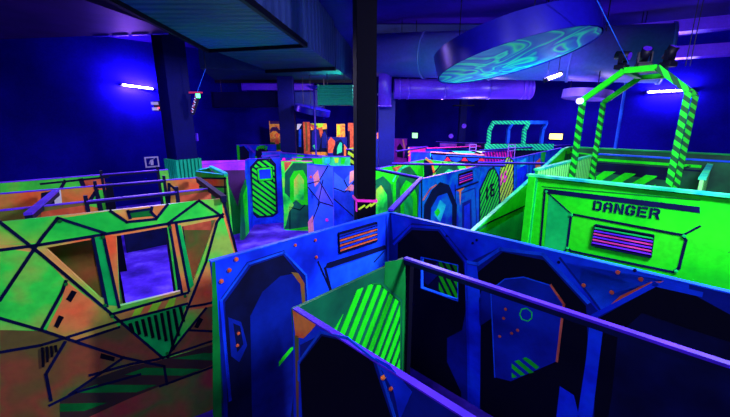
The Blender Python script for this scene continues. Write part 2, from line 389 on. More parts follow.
w.fill([(110,211),(127,222),(156,219),(168,204.5),(200,200),(222,199),(223,216),(168,224),(106,233),(58,218.5)], 'mech_green', 1)
w.fill([(120,214),(129,220),(127,222),(111,211)], 'mech_orange', 2); w.fill([(152,206),(167,205),(157,218),(151,212)], 'mech_orange', 2)
w.fill([(128,211),(150,208),(153,216),(130,218)], 'green_dark', 2)
w.fill([(206,262),(223,216),(235,250),(240,310),(205,308),(188,310),(169,356)], 'mech_orange', 1)
w.fill([(217,222),(223,216),(233,250),(236,262),(206,262)], 'mech_green', 2)
w.fill([(189,330),(205,308),(235,300),(240,330),(212,345),(169,356)], 'rust', 2)
w.fill([(103,234),(116,236),(120,306),(118,305)], 'mech_orange', 2); w.fill([(93,238),(102,236),(118,306),(107,305)], 'green_teal', 1)
w.fill([(171,224),(176,223),(188,290),(182,292)], 'mech_orange', 2); w.fill([(177,225),(181,225),(194,285),(189,290)], 'green_teal', 1)
w.fill([(110,314),(188,292),(187,303),(119,321)], 'mech_orange', 1)
w.hatch([(132,316),(136,307),(176,297),(174,306)], 1.0, .13, .07, 'lime', 3)
w.fill([(119,321),(187,303.5),(167,357),(161,355)], 'green_teal', 2)
# openings
w.hole([(45,248),(92,239.5),(104,300),(101,299)])
w.hole([(116.5,236),(171,226.5),(181,291),(120,306)])
w.hole([(182,226.5),(216,219.5),(193.5,282),(191,284)])
for pts in ([(0,300),(41,239),(58,218),(105,233)], [(0,250),(41,244.5),(102,234.5),(168,223.5),(222,215)], [(110.5,211),(127,222),(156,219),(167.5,204.5)],
            [(167,224),(199,200.5),(223,217)], [(152,207),(151,212),(157,218)], [(128,211),(130,218)], [(128,212),(150,209)],
            [(0,222),(41,254),(110.5,313),(163,358)], [(223,214),(217,222),(206,262),(168,357)], [(103,234),(119,307)], [(169,224),(182,293)], [(93,238),(107,306)], [(176,223),(189,291)],
            [(110.5,314.5),(188,292.5)], [(120,321),(187,303.5)], [(66,281),(62,292),(41,330)], [(0,318),(41.7,330),(122,357),(164,366)], [(76,341),(119,327)],
            [(0,352),(41,345),(119,321)], [(65,342),(46,374),(51,400)], [(124,357),(70,394)], [(140,374),(76,392),(50,405)],
            [(187,307),(205,304),(238,296)], [(206,308),(167,356)], [(189,330),(210,331),(240,331)], [(90,375),(130,364),(158,359),(208,342),(240,332)], [(160,386),(212,367),(245,356)],
            [(223,199),(237,254),(246,300)], [(164,366),(167,384)]):
    w.line(pts, .026, 'navy', 4)
for pts in ([(72,290),(77,292),(71,302),(66,299)], [(59,315),(64,317),(58,328),(54,326)], [(101,353),(115,357),(114,361),(100,358)], [(199,317),(203,319),(198,328),(194,327)]):
    w.fill(pts, 'black', 4)
w.fill([(60,400),(95,378),(130,366),(158,361),(210,345),(236,336),(240,355),(212,365),(165,384),(130,398),(60,430)], 'rust_dark', 2)
w.hatch([(60,395),(95,376),(130,366),(158,361),(210,345),(236,336),(240,355),(212,365),(165,384),(130,398),(60,420)], -.42, .2, .085, 'green_dark', 3)
w.done()
def slotgrille(w, pts_list, name='vent_slots', sw=.03):
    q = MB()
    for a, b_ in pts_list:
        a = w.uv(*a); b_ = w.uv(*b_); q.bar((a[0],-.012,a[1]), (b_[0],-.012,b_[1]), sw, .02, 'black', (0,1,0))
    q.build(name, w.root, label='row of black vent slots')
sl_ = []
for i in range(9):
    f = i/8; xt = 130+50*f; yt = 323-16.5*f; yb = (345-(1-f)*13) if f < .75 else (349-14*(f-.75)/.25*2.0)
    xb = xt+ (yb-yt)*.1; yb = min(yb, 352-(abs(xb-163))*.55+2); sl_.append(((xt,yt),(xb+2,yb)))
slotgrille(w, sl_)
slotgrille(w, [((42.5+4.4*i, 347-.7*i), (43.5+4.4*i, 366-5.0*i)) for i in range(4)], sw=.017)
for p in ((60,221),(103,237),(170,227),(66,284),(167,353),(112,316),(185,296),(105,305)): w.bolt(*p, r=.016, mat='green_dark')

def split_wall(label, pl, pr, gl, gr, mat, rail_lab, post=None, feats=None):
    """a row of the left module: two boards with a doorway between, spanned by a rail"""
    a = at(*pl, HM).xy; b_ = at(*pr, HM).xy; d = (b_-a).normalized()
    def along(px):
        r = ray(px, 200); n = Vector((-d.y, d.x)); t = (n.dot(a))/(n.x*r.x+n.y*r.y); return Vector((r.x*t, r.y*t))
    w1 = Board('arena_partition', label[0], a-d*1.0, along(gl), h=HM, mat=mat, t=.03); w2_ = Board('arena_partition', label[1], along(gr), b_, h=HM, mat=mat, t=.03)
    if feats: feats(w1, w2_)
    w1.done(rail='violet'); w2_.done(rail='violet')
    g0, g1 = along(gl), along(gr)
    rail('top_rail', rail_lab, (g0.x, g0.y, HM+.01), (g1.x, g1.y, HM+.01), .035, .035)
    for p in (g0, g1):
        q = MB(); q.box(-.018,.018,-.012,.035,0,HM+.07,'navy'); q.build('end_post', w1.root if p is g0 else w2_.root).location = ((w1.L if p is g0 else 0), 0, 0)
    return w1, w2_
def fA(w1, w2_):
    w1.fill([(41,212),(86,205),(86,240),(41,250)], 'orange_dull', 1)
    w1.line([(86,214),(60,240)], .03); w2_.fill([(180,196),(211,191),(211,230),(180,230)], 'orange_dull', 1)
def fB(w1, w2_):
    w1.fill([(41,193),(56,190),(56,220),(41,220)], 'navy', 1)
    w1.line([(57,191),(60,215)], .07, 'white', 3); w1.line([(97,190),(86,206)], .04, 'navy', 3); w1.line([(97,190),(102,210)], .03, 'navy', 3)
    w1.fill([(97,191),(101,208),(88,206)], 'mech_green', 2)
    w2_.line([(169,184),(182,195)], .03); w2_.line([(169,184),(169,205)], .04)
def fC(w1, w2_):
    w1.line([(41,184),(108,177)], .03); w1.line([(65,181),(60,190)], .04); w1.line([(81,180),(84,188)], .06)
    w1.fill([(82,180),(104,178),(106,190),(85,190)], 'orange_dull', 1)
split_wall(('brown wall piece just behind the left end of the armoured front wall','brown wall piece just behind the right end of the armoured front wall'), (41,207), (211,189), 86, 178, 'rust', 'violet rail bridging the doorway just behind the armoured front wall', feats=fA)
split_wall(('orange wall piece left of the second doorway in the left module','orange wall piece right of the second doorway in the left module'), (41,191), (198,178), 98, 167, 'mech_orange', 'violet rail over the second doorway of the left module', feats=fB)
split_wall(('dark green wall piece left of the rearmost doorway in the left module','short green wall piece at the foot of the ribbed column'), (41,180), (168,170), 106, 162, 'mech_green', 'violet rail over the rearmost doorway of the left module', feats=fC)
p = at(198,178,HM+.03); q_ = at(224,197,HM+.03); rail('top_rail', 'dark sloping-back rail joining the armoured wall to the piece behind it', p, q_, .06, .06, 'navy')
p = at(56,190.5,HM+.03); q_ = at(28,214,HM+.03); rail('top_rail', 'blue rail running back at the left edge of the left module', p, q_, .06, .06, 'violet_rail')
w = Board('arena_partition', 'dark wall edge seen inside the left of the big window', at(108,274,0).xy, at(127,271,0).xy, h=2.1, mat='black', t=.03); w.done()
w = Board('arena_partition', 'low black board along the far end of the violet floor in the window', at(127,253,0).xy, at(192,239,0).xy, h=1.1, mat='navy', t=.03); w.done()
# rear right block of the module
w = Board('arena_partition', 'yellow-green end wall with dark lines behind the right end of the armoured front', at(196,172,HM).xy, at(226,175.5,HM).xy, h=HM, mat='mech_green', t=.03)
w.fill([(198,177),(226,179),(226,186),(198,186)], 'mech_orange', 1)
for y in (178,186.5,193): w.line([(198,y),(226,y+.5)], .025, 'navy', 3)
w.line([(225,176),(226,240)], .03, 'navy', 3); w.done(rail='cyan')
w = Board('arena_partition', 'dark wall closing the top corner behind the yellow-green end wall', at(200,170,HM).xy, at(211,168,HM).xy, h=HM, mat='green_dark', t=.03); w.done(rail='cyan')
a_ = at(211,168,HM); b_ = at(226,175.5,HM); rail('top_rail', 'pale cyan top rail at the rear corner of the left module', (a_.x,a_.y,HM+.03), (b_.x,b_.y,HM+.03), .06, .05, 'cyan', 'green_teal')

# ------------------------------------------------------------------ middle distance walls, left of the black column
w = Board('arena_partition', 'plum wall with a violet top and green spray, behind the left module', at(193,165.5,2.2).xy, at(244,161.5,2.2).xy, mat='plum', t=.04)
w.fill([(193,161),(245,160),(245,170),(193,171)], 'purple', 1)
w.fill([(225,176),(238,207),(240,193),(245,180),(247,240),(232,240)], 'green_dark', 2); w.done(rail='violet')
w = Board('arena_partition', 'narrow green sprayed return at the end of the plum wall', at(244,161.5,2.2).xy, at(250,158.5,2.2).xy, mat='blue', t=.04)
w.fill([(241,190),(246,178),(250,240),(240,240)], 'green_dark', 1); w.fill([(243,195),(247,185),(249,240),(246,240)], 'green', 2); w.done(rail='violet')
w = Board('arena_partition', 'blue wall with a green striped octagon and a small square window', at(248,159,2.2).xy, at(280,158,2.2).xy, mat='blue', t=.03)
oc = [(252,213),(250,167),(257,159),(270,157),(276,164),(278,213),(273,217),(257,218)]
w.fill(oc, 'navy', 1); w.hatch([(253,212),(252,169),(258,161.5),(269,160),(274,166),(276,212),(272,215),(258,216)], -.72, .15, .085, 'green_bright', 2)
w.fill([(256.5,167.5),(272.5,166.5),(273.5,180.5),(257.5,181.5)], 'navy', 4); w.fill([(259,170),(270,169),(271,178),(260,179)], 'blue', 5)
q = MB(); tl, tr, br, bl = w.P([(258,169),(271,168),(272,179),(259,180)])
for p, r in ((tl,tr),(tr,br),(br,bl),(bl,tl)): q.bar((p[0],-.01,p[1]), (r[0],-.01,r[1]), .05, .03, 'green_bright', (0,1,0))
q.build('window_frame', w.root, label='bright green square window frame')
w.done(rail='violet')
w = Board('arena_partition', 'green wall with dark octagon frame and orange spray, left of the faceted blue walls', at(281,161,2.2).xy, at(312,161.5,2.2).xy, mat='green_wall', t=.04)
w.fill([(284,229),(285,173),(293,163),(312,163),(312,229)], 'green_deep', 1)
w.fill([(290,205),(290,178),(294,171),(303,170),(307,178),(308,205),(302,205),(296,200)], 'green', 2); w.fill([(294,200),(294,180),(299,173),(304,180),(304,200)], 'green_wall', 3)
w.fill([(284,192),(289,197),(294,205),(289,212),(286,225),(284,229)], 'green_wall', 3)
w.fill([(284,162),(292,162),(285,172)], 'orange_dull', 2); w.line([(286,231),(312,227)], .07, 'green', 3); w.line([(290,229),(290,207),(300,210),(305,205)], .03, 'black', 3)
w.done(rail='magenta'); w.bolt(284,159.5,.05,'magenta')
w = Board('arena_partition', 'blue-violet wall painted with angular plates, left face of the faceted pair', at(307,164,2.2).xy, at(333,166.5,2.2).xy, mat='facet_a', t=.04)
w.fill([(308,182),(320,180),(328,163),(333,168),(333,200),(321,183),(312,200)], 'facet_b', 1)
w.fill([(308,186),(320,201),(316,214),(309,226)], 'facet_b', 1); w.fill([(320,203),(333,208),(333,235),(310,235),(316,214)], 'facet_b', 1)
for pts in ([(308,184),(319,181),(328,166)], [(320,182),(333,204)], [(308,187),(320,202),(333,206)], [(320,202),(312,222)], [(323,180),(318,205)]): w.line(pts, .03, 'navy', 3)
w.fill([(313,176),(318,170),(320,181),(315,187)], 'pink', 3); w.fill([(308,222),(313,215),(314,232),(309,238)], 'pink', 3)
w.done(rail='blue_light'); w.bolt(327,220,.05,'magenta'); w.bolt(311,177,.04,'orange')
w = Board('arena_partition', 'darker blue wall painted with angular plates, right face of the faceted pair', at(333,166.5,2.2).xy, at(373,166,2.2).xy, mat='facet_c', t=.04)
w.fill([(334,172),(344,180),(352,172),(353,184),(344,192),(334,190)], 'facet_b', 1); w.fill([(334,200),(352,215),(352,225),(334,238)], 'blue', 1)
for pts in ([(334,199),(353,216)], [(334,188),(345,192),(354,182)], [(344,180),(350,192)]): w.line(pts, .03, 'navy', 3)
w.fill([(345,190),(351,184),(355,186),(353,191)], 'pink', 3); w.fill([(350,172),(354,170),(355,179),(349,184)], 'pink', 3)
w.done(rail='blue_light')

# ------------------------------------------------------------------ columns
def column(name, label, px, Y, wdt, z1, mat, ang=0, z0=0, collar=None, cat='column'):
    c = deep(px, 150, Y); t = thing(name, label, cat, (c.x, Y, z0), ang)
    q = MB(); h = wdt/2; q.box(-h,h,-h,h,0,z1-z0,mat); q.build('shaft', t, bevel=.012)
    q = MB(); q.box(-h*1.15,h*1.15,-h*1.15,h*1.15,z1-z0-.06,z1-z0,mat); q.build('head_plate', t)
    return t
t = column('support_column', 'tall black column standing behind the near blue corner', 364.6, 6.3, .33, ZC, 'column_black', .22)
z = deep(365,202,6.1).z
q = MB()
pts = [(.19*math.cos(a)*1.25, .19*math.sin(a)*1.25, z+.02*math.sin(3*a)) for a in [i*math.pi/8 for i in range(17)]]
sq = [(-.18,-.18),(.18,-.18),(.18,.18),(-.18,.18),(-.18,-.18)]
for (a0, b0) in zip(sq, sq[1:]): q.bar((a0[0],a0[1],z+(.03 if a0[0]<0 else 0)), (b0[0],b0[1],z+(.03 if b0[0]<0 else 0)), .02, .045, 'magenta')
q.build('tape_band', t, label='pink tape wound round the column')
q = MB()
for k, (x0, x1) in enumerate(((-.15,-.03),(-.02,.08),(.06,.16))): q.bar((x0,-.178,z-.13+.02*k), (x1,-.178,z-.06+.02*k), .014, .03, 'lime')
q.build('tape_strip', t, label='yellow-green strips of tape')
q = MB(); q.box(-.19,-.175,-.19,-.1,z-.17,z,'magenta'); q.build('tape_tail', t)
t = column('support_column', 'wide dark blue column at left with a ribbed foot coloured green as if lit', 181.5, 9.7, .56, ZC, 'column_dark', .9)
q = MB(); z1 = deep(184,160,9.3).z
for sx in range(4):
    for k in range(7):
        a = -.30+.10*k; c = [(a,-.31),(.31,a),(a,.31),(-.31,a)][sx]; q.tube((c[0],c[1],0), (c[0],c[1],z1), .045, 'rib_green_lit', 8)
q.build('ribbed_cladding', t, label='ribbed sheet, coloured as if green lit, around the foot of the column')
column('support_column', 'dark blue column left of the orange tree mural', 289, 15.5, .62, ZC, 'column_blue', .1)
column('support_column', 'blue column just right of the black column, below the vertical duct', 386, 13, .55, 4.3, 'column_lit', .0)
t = column('support_column', 'slim blue column in the far right-centre hall', 460.5, 19.3, .34, ZC, 'column_blue', .0)
q = MB(); q.box(-.5,.5,-.22,.22,4.08,4.14,'device'); q.build('bracket', t)

# ------------------------------------------------------------------ middle distance, right of the black column
P0 = at(366,171,2.2).xy; P1 = at(424,159.5,2.2).xy; P2 = at(475,165.5,2.2).xy
w = Board('arena_partition', 'green wall with big dark octagons right beside the black column', P0, P1, mat='green', t=.04)
w.fill([(374,215),(374,181),(383,176),(391,184),(394,230),(374,230)], 'green_deep', 1); w.fill([(376,230),(376,190),(381,185),(387,195),(388,230)], 'green_wall', 2)
w.fill([(396,235),(396,182),(402,169),(410,166),(419,178),(420,235)], 'green_deep', 1); w.fill([(401,235),(400,190),(406,180),(413,184),(417,196),(417,235)], 'green', 2)
w.fill([(404,230),(404,196),(409,190),(413,200),(412,230)], 'green_teal', 3)
w.line([(393,181),(399,170),(409,164.5)], .06, 'aqua_green', 3); w.line([(393,230),(392,185)], .05, 'green_dark', 3)
w.fill([(392,168),(402,165),(396,172)], 'orange_dull', 3); w.done(rail='violet')
w = Board('arena_partition', 'green wall with dark arches behind the blue numbered wall', P1, P2, mat='green_wall', t=.04)
w.fill([(424,160),(430,160),(434,170),(430,185),(424,185)], 'navy', 1); w.line([(426,158.5),(432,163),(434,172)], .08, 'orange', 2)
w.fill([(433,185),(436,172),(444,163.5),(456,164.5),(463,175),(463,190)], 'green_deep', 1); w.fill([(441,190),(445,172),(449,169),(454,171),(458,190)], 'aqua_green', 2); w.line([(434,173),(442,164),(443,163)], .05, 'navy', 2)
w.fill([(465,166),(474,167),(470,173)], 'orange_dull', 2); w.done(rail='green_teal')
E0 = at(421,179.5,2.2).xy; E1 = at(562,147.8,2.2).xy
w = Board('arena_partition', 'long blue and cyan wall with striped octagons numbered 16', E0, E1, mat='blue_cyan', t=.04)
w.fill([(423,235),(424,205),(432,190),(440,182),(449,185),(457,205),(456,240),(424,240)], 'navy', 1)
w.fill([(430,240),(431,208),(438,196),(447,193),(452,205),(452,240)], 'blue_cyan', 2); w.fill([(434,215),(440,200),(446,205),(440,222)], 'cyan', 3); w.fill([(434,212),(438,208),(440,212),(437,217)], 'green_bright', 4)
w.line([(423,200),(430,189),(436,185)], .035, 'orange_dull', 4); w.line([(421.5,178),(421.5,235)], .04, 'black', 4); w.line([(455,185),(456,235)], .03, 'navy', 3)
w.fill([(457,191),(476,184),(477,235),(457,235)], 'blue_cyan', 1); w.line([(456,190),(478,182)], .05, 'navy', 3)
w.line([(459,194),(475,188),(477,235)], .03, 'blue_deep', 3); w.fill([(456.5,190.5),(464,187.5),(463,189.5),(461,191),(460,205),(459,192)], 'orange', 4)
w.fill([(462,203),(471,199),(472,235),(462,235)], 'blue_deep', 3); w.fill([(464,206),(469.5,203),(470,235),(464,235)], 'blue', 4)
oc = [(479,228),(479,190),(489,169),(494,166.5),(499,176),(500,205),(494,222)]
w.fill(oc, 'navy', 1); w.hatch([(480,225),(480.5,191),(489.5,171),(494,169),(498,178),(499,204),(493,219)], .85, .17, .10, 'green_bright', 2)
oc2 = [(500,203),(500,170),(505,159),(509,157),(513,162),(513,192)]
w.fill([(499.5,205),(499.5,170),(505,158),(510,156),(514,161),(514,195)], 'navy', 1); w.hatch(oc2, .85, .2, .12, 'lime', 2)
w.fill([(517,170),(527,163),(527,180),(517,188)], 'blue', 1); w.fill([(520,161),(526,158),(526,165),(520,167)], 'cyan', 2); w.line([(516,158),(516,200)], .05, 'navy', 2); w.line([(529,155),(529,190)], .05, 'navy', 2)
w.fill([(535,163),(540,158),(541,170),(536,176)], 'orange', 2); w.fill([(541,152),(546,152),(544,165),(541,160)], 'green_bright', 2); w.line([(532,178),(534,156)], .08, 'navy', 2)
w.done(rail='violet'); w.grille([(458.5,174.5),(471.5,170.5),(472,180),(458.5,185)], 4, ['magenta','violet'], fw=.03, label='small vent with magenta slats')
def digits(board, txt, p0, ex, ey, mat, lay=4):
    """block numerals; p0, ex, ey pixels of the lower left corner and of the two axes' ends"""
    o = Vector(board.uv(*p0)); X = Vector(board.uv(*ex))-o; Y = Vector(board.uv(*ey))-o; n = len(txt)
    sh = {'1': [[(.3,0),(.62,0),(.62,1),(.36,1),(.1,.8),(.1,.66),(.3,.74)]],
          '6': [[(.05,.12),(.25,0),(.75,0),(.95,.12),(.95,.5),(.75,.6),(.34,.6),(.34,.82),(.92,.82),(.92,1),(.22,1),(.05,.86)]]}
    for i, ch in enumerate(txt):
        for poly in sh[ch]: board.mb.fill([tuple(o+X*((i+px*.9)/n)+Y*py) for px, py in poly], mat, lay)
        if ch == '6': board.mb.fill([tuple(o+X*((i+px*.9)/n)+Y*py) for px, py in [(.36,.18),(.64,.18),(.64,.42),(.36,.42)]], 'green', lay+1)
w2 = w; w2.mb = MB(); digits(w2, '16', (484.5,201), (495,195), (484.5,187.5), 'black', 4); digits(w2, '16', (499,186), (506.5,181), (500,174.5), 'magenta', 4); w2.mb.build('number', w2.root, label='painted number 16, once black and once magenta')
p = (C0[0]+.01, C0[1]+.02, 2.24); rail('top_rail', 'violet brace from the near blue corner back to the blue numbered wall', p, (E0.x,E0.y,2.24), .07, .06)
pa = at(368,168.5,2.2); rail('top_rail', 'thin violet rail running left from the blue numbered wall to the black column', (pa.x,pa.y,2.24), (E0.x,E0.y,2.24), .05, .05)

# ------------------------------------------------------------------ green DANGER platform with its gantry (right)
DL = Vector((2.51,5.27)); vv = Vector((S2,-S2)); uu = Vector((S2,S2)); ZT = 2.62
def dp(s, w_): return DL+vv*s+uu*w_              # s along the front board, w back from it
w = Board('danger_barrier', 'bright green front board lettered DANGER, with a vent grille', dp(-.08,0), dp(3.1,0), h=ZT, mat='green', t=.06, cat='barrier')
w.line([(542,186.5),(700,200)], .012, 'green_dark', 2)
w.fill([(545,188.5),(700,207),(700,213),(545,193)], 'navy', 2)
w.line([(545,190),(540,250)], .03, 'navy', 3); w.fill([(549,194),(571,214),(567,250),(544,250)], 'green_teal', 1)
w.line([(546,191),(571.5,214)], .014, 'navy', 3)
w.line([(574,214.5),(682,235),(686,240),(679,268),(673,272),(571,251),(567,247),(571,217),(574,214.5)], .03, 'navy', 3)
w.line([(683,235),(700,226)], .02, 'navy', 3); w.line([(567,249),(560,255)], .02, 'navy', 3)
w.line([(541,250),(567,254),(700,288)], .03, 'green_teal', 2)
w.done()
q = MB(); q.box(-.03,w.L+.05,-.035,.095,ZT,ZT+.03,'aqua_green'); q.build('cap_rail', w.root, label='pale aqua cap of the green board')
q = MB(); q.box(0,.10,-.05,0,0,ZT,'green_bright'); q.box(.10,.125,-.025,0,0,ZT,'green_teal'); q.build('corner_post', w.root, label='bright green end post')
w.grille([(595.5,224.5),(654,235),(651,257),(592,245)], 6, ['violet','magenta_dull','violet','magenta_dull','violet','green_teal'], frame='navy', fw=.016, label='vent grille with pink and violet slats')
for p in ((546.5,191.5),(571.5,215),(567.5,248),(684,236),(676,271)): w.bolt(*p, r=.02, mat='green_teal')
LET = {'D': [[(0,0),(1.1,0),(1.1,6),(0,6)], [(1.4,6),(3,6),(4,5),(4,1),(3,0),(1.4,0),(1.4,1.3),(2.6,1.3),(2.8,1.6),(2.8,4.4),(2.6,4.7),(1.4,4.7)]],
 'A': [[(0,0),(1.2,0),(1.2,2),(1.85,2),(1.85,3.2),(1.2,3.2),(1.3,4.6),(1.85,4.8),(1.85,6),(1,6),(0,4.8)], [(4,0),(2.8,0),(2.8,2),(2.15,2),(2.15,3.2),(2.8,3.2),(2.7,4.6),(2.15,4.8),(2.15,6),(3,6),(4,4.8)]],
 'N': [[(0,0),(1.15,0),(1.15,6),(0,6)], [(1.4,6),(2.6,2.6),(2.6,0),(1.4,3.4)], [(2.85,0),(4,0),(4,6),(2.85,6)]],
 'G': [[(1.85,0),(1,0),(0,1),(0,5),(1,6),(1.85,6),(1.85,4.7),(1.2,4.4),(1.2,1.6),(1.85,1.3)], [(2.15,6),(3,6),(4,5),(4,4.1),(2.8,4.1),(2.7,4.7),(2.15,4.7)], [(2.15,0),(3,0),(4,1),(4,3.3),(2.15,3.3),(2.15,2.3),(2.8,2.3),(2.8,1.4),(2.15,1.3)]],
 'E': [[(0,0),(1.15,0),(1.15,6),(0,6)], [(1.4,6),(4,6),(4,4.8),(1.4,4.8)], [(1.4,3.6),(3.6,3.6),(3.6,2.5),(1.4,2.5)], [(1.4,0),(4,0),(4,1.2),(1.4,1.2)]],
 'R': [[(0,0),(1.15,0),(1.15,6),(0,6)], [(1.4,6),(3.2,6),(4,5.2),(4,3.4),(3.4,2.7),(4.3,0),(3,0),(2.2,2.4),(1.4,2.4),(1.4,3.6),(2.8,3.7),(2.8,4.7),(1.4,4.8)]]}
o_ = Vector(w.uv(592.5,210)); X = Vector(w.uv(659.5,219.5))-o_; Y = Vector(w.uv(594,200.5))-o_; q = MB()
for i, ch in enumerate('DANGER'):
    for poly in LET[ch]: q.fill([tuple(o_+X*((i*4.75+px_)/28.0)+Y*(py_/6)) for px_, py_ in poly], 'navy', 3)
q.build('lettering', w.root, label='dark stencil lettering DANGER')
# deck and side walls
q = MB(); q.prism([tuple(dp(0,.07)), tuple(dp(3.1,.07)), tuple(dp(3.1,3.4)), tuple(dp(0,3.4))], 1.45, 1.55, 'deck', axis='z')
for s_ in (.15,2.95):
    for w_ in (.2,3.2): c = dp(s_,w_); q.bar((c.x,c.y,0),(c.x,c.y,1.45),.1,.1,'deck')
tag(q.build('viewing_deck'), 'dark raised deck behind the DANGER board', 'deck')
def inner(name, label, p, r, h, mat, z0=1.55, feats=None, top=None, cat='barrier'):
    w = Board(name, label, p, r, h=h-z0, z0=z0, mat=mat, t=.04, cat=cat)
    if feats: feats(w)
    w.done()
    if top: q = MB(); q.box(0,w.L,-.02,.06,h-z0,h-z0+.03,top); q.build('cap_rail', w.root)
    return w
inner('slatted_barrier', 'pale green slatted side barrier left of the gantry', dp(0,.08), dp(0,3.0), 2.70, 'slat', top='aqua_green')
def fb(w):
    w.fill([(596,164),(680,170),(680,182),(596,172)], 'navy', 1); w.line([(596,159.5),(700,166.5)], .05, 'green_bright', 2); w.line([(596,163),(700,171)], .03, 'navy', 2)
    w.hatch([(596,171),(612,171.5),(657,176),(655,190),(596,184)], .75, .24, .13, 'green_bright', 2); w.line([(659,176),(690,166)], .03, 'navy', 2)
inner('rear_barrier', 'dark teal rear barrier with green hazard stripes, behind the gantry', dp(0,3.3), dp(3.1,3.3), 2.72, 'green_deep', feats=fb, top='blue_light')
c0 = dp(1.75,1.0); c1 = dp(1.75,3.2)
def fr(w): w.line([(675,180),(700,160)], .04, 'green_bright', 2)
inner('slatted_barrier', 'pale slatted barrier right of the gantry at the photo edge', c1, c0, 2.66, 'slat', top='aqua_green')
# gantry
t = thing('striped_gantry', 'tall green and black striped gantry arch rising from the platform', 'gantry', (dp(.06,1.62).x, dp(.06,1.62).y, 1.55), -math.pi/4)
def gl(s_, w_, z): return (s_, w_, z-1.55)
fr_ = [(0,3.76),(.52,4.18),(.93,4.19),(1.34,3.84)]
for w_ in (0, 1.38):
    for s_, zt in ((0,3.76),(1.34,3.84)):
        q = MB(); q.bar(gl(s_,w_,1.55), gl(s_,w_,zt), .085, .085, 'post_stripe'); q.build('post', t)
        q = MB(); q.box(s_-.08,s_+.08,w_-.08,w_+.08,0,.02,'device'); q.build('base_plate', t)
    for k, ((s0,z0),(s1,z1)) in enumerate(zip(fr_, fr_[1:])):
        q = MB(); m_ = ['green_bright','green_bright','beam_stripe'][k]
        q.bar(gl(s0,w_,z0), gl(s1,w_,z1), .085, .085, m_); q.build('arch_beam', t)
for s_, zt in fr_[1:3]:
    q = MB(); q.bar(gl(s_,.04,zt), gl(s_,1.34,zt), .08, .05, 'green_teal'); q.build('cross_beam', t)
q = MB(); q.box(.48,.97,.2,.9,2.655,2.675,'device'); q.build('mounting_plate', t)
# spotlights on the gantry
def spot(label, s_, w_, yaw, tilt):
    c = dp(s_+.06, 1.62+w_); r = thing('moving_head_spotlight', label, 'spotlight', (c.x, c.y, 4.235), yaw, 'spotlights on the gantry')
    q = MB(); q.box(-.10,.10,-.08,.08,0,.07,'device'); q.build('base', r, bevel=.01)
    q = MB(); q.box(-.10,-.08,-.03,.03,.07,.24,'device'); q.box(.08,.10,-.03,.03,.07,.24,'device'); q.box(-.1,.1,-.03,.03,.07,.09,'device'); q.build('yoke', r)
    d = Vector((0,-math.cos(tilt),math.sin(tilt))); c0_ = Vector((0,0,.21)); q = MB(); q.tube(c0_-d*.11, c0_+d*.09, .065, 'device', 16, .075); q.build('lamp_head', r, True)
    q = MB(); q.tube(c0_+d*.09, c0_+d*.1, .06, 'violet', 16); q.build('lens', r)
spot('left black spotlight lying low on top of the gantry', .42, .3, .6, -.2)
spot('middle black spotlight on top of the gantry, tilted up', .70, .35, -.3, .9)
spot('right black spotlight on top of the gantry, tilted up', 1.0, .45, .4, 1.1)
q = MB(); a_ = dp(.60,1.75); tp = deep(606,18,5.6); q.tube((a_.x,a_.y,4.30), (tp.x,tp.y,tp.z), .005, 'blue_light', 8)
d_ = (tp-Vector((a_.x,a_.y,4.3))).normalized(); k = (ZC-.03-tp.z)/d_.z; q.tube((tp.x,tp.y,tp.z), tuple(tp+d_*k), .005, 'blue_light', 8)
tag(q.build('safety_cable'), 'pale cable running from the ceiling down to the gantry spotlights', 'cable')
q = MB(); c = dp(1.25,2.3)
for dx in (0,.07): q.tube((c.x+dx,c.y,4.25), (c.x+dx,c.y,ZC), .006, 'device', 6)
tag(q.build('power_cable'), 'pair of thin dark cables hanging behind the right gantry spotlight', 'cable')
# ramp wall
RA = Vector((1.45,5.35)); r0 = Vector((1.83,5.73)); RB = Vector((4.62,8.52)); RC = RB+uu*.62
w = Board('ramp_wall', 'green wall sloping up to the left of the DANGER board', RA, RC, mat='green_teal', t=.05, cat='ramp')
l1 = (r0-RA).length; l2 = (RB-RA).length; zt = 2.74; s_ = (2.74-1.65)/(l2-l1); zl = 1.65-s_*l1
w.outline = [(0,0),(w.L,0),(w.L,zt+.02),(l2+.5,zt+.02),(l2+.12,zt-.005),(l2-.15,zt-.09),(0,zl)]
w.mb.fill([(0,zl-.03),(l2-.15,zt-.12),(l2+.12,zt-.03),(l2+.5,zt-.01),(w.L,zt),(w.L,1.75),(l1,1.66),(0,1.2)], 'green', 1)
w.mb.line([(0,zl-.02),(l2-.15,zt-.11),(l2+.12,zt-.02),(l2+.5,zt),(w.L,zt)], .04, 'green_bright', 2)
w.line([(475,231),(490,222),(530,203.5),(560,190)], .03, 'black', 3); w.line([(566,152),(566,175)], .06, 'green_deep', 3)
w.fill([(565,154),(580,153),(580,175),(562,175)], 'green_dark', 2); w.line([(479,229),(486,225.5)], .05, 'green_deep', 4)
w.done()
q = MB(); pr = [(0,zl),(l2-.15,zt-.09),(l2+.12,zt-.005),(l2+.5,zt+.02),(w.L,zt+.02)]
for a_, b_ in zip(pr, pr[1:]): q.bar((a_[0],.02,a_[1]+.012),(b_[0],.02,b_[1]+.012),.07,.025,'aqua_green')
q.build('cap_rail', w.root)
q = MB(); n0 = vv*.08; n1 = DL-dp(0,0); e0 = RA+vv*.06; e1 = RB+vv*.06; wd = vv*.72
q.add([(*e0,0.35),(*(e0+wd),0.35),(*(e1+wd),1.5),(*e1,1.5),(*e0,.25),(*(e0+wd),.25),(*(e1+wd),1.4),(*e1,1.4)], [(0,1,2,3),(7,6,5,4),(0,4,5,1),(1,5,6,2),(2,6,7,3),(3,7,4,0)], 'deck')
for f in (.0,.5,.97):
    for e in (e0, e0+wd): c = e+(e1-e0)*f+uu*.03; q.bar((c.x,c.y,0),(c.x,c.y,.27+1.12*f),.06,.06,'deck')
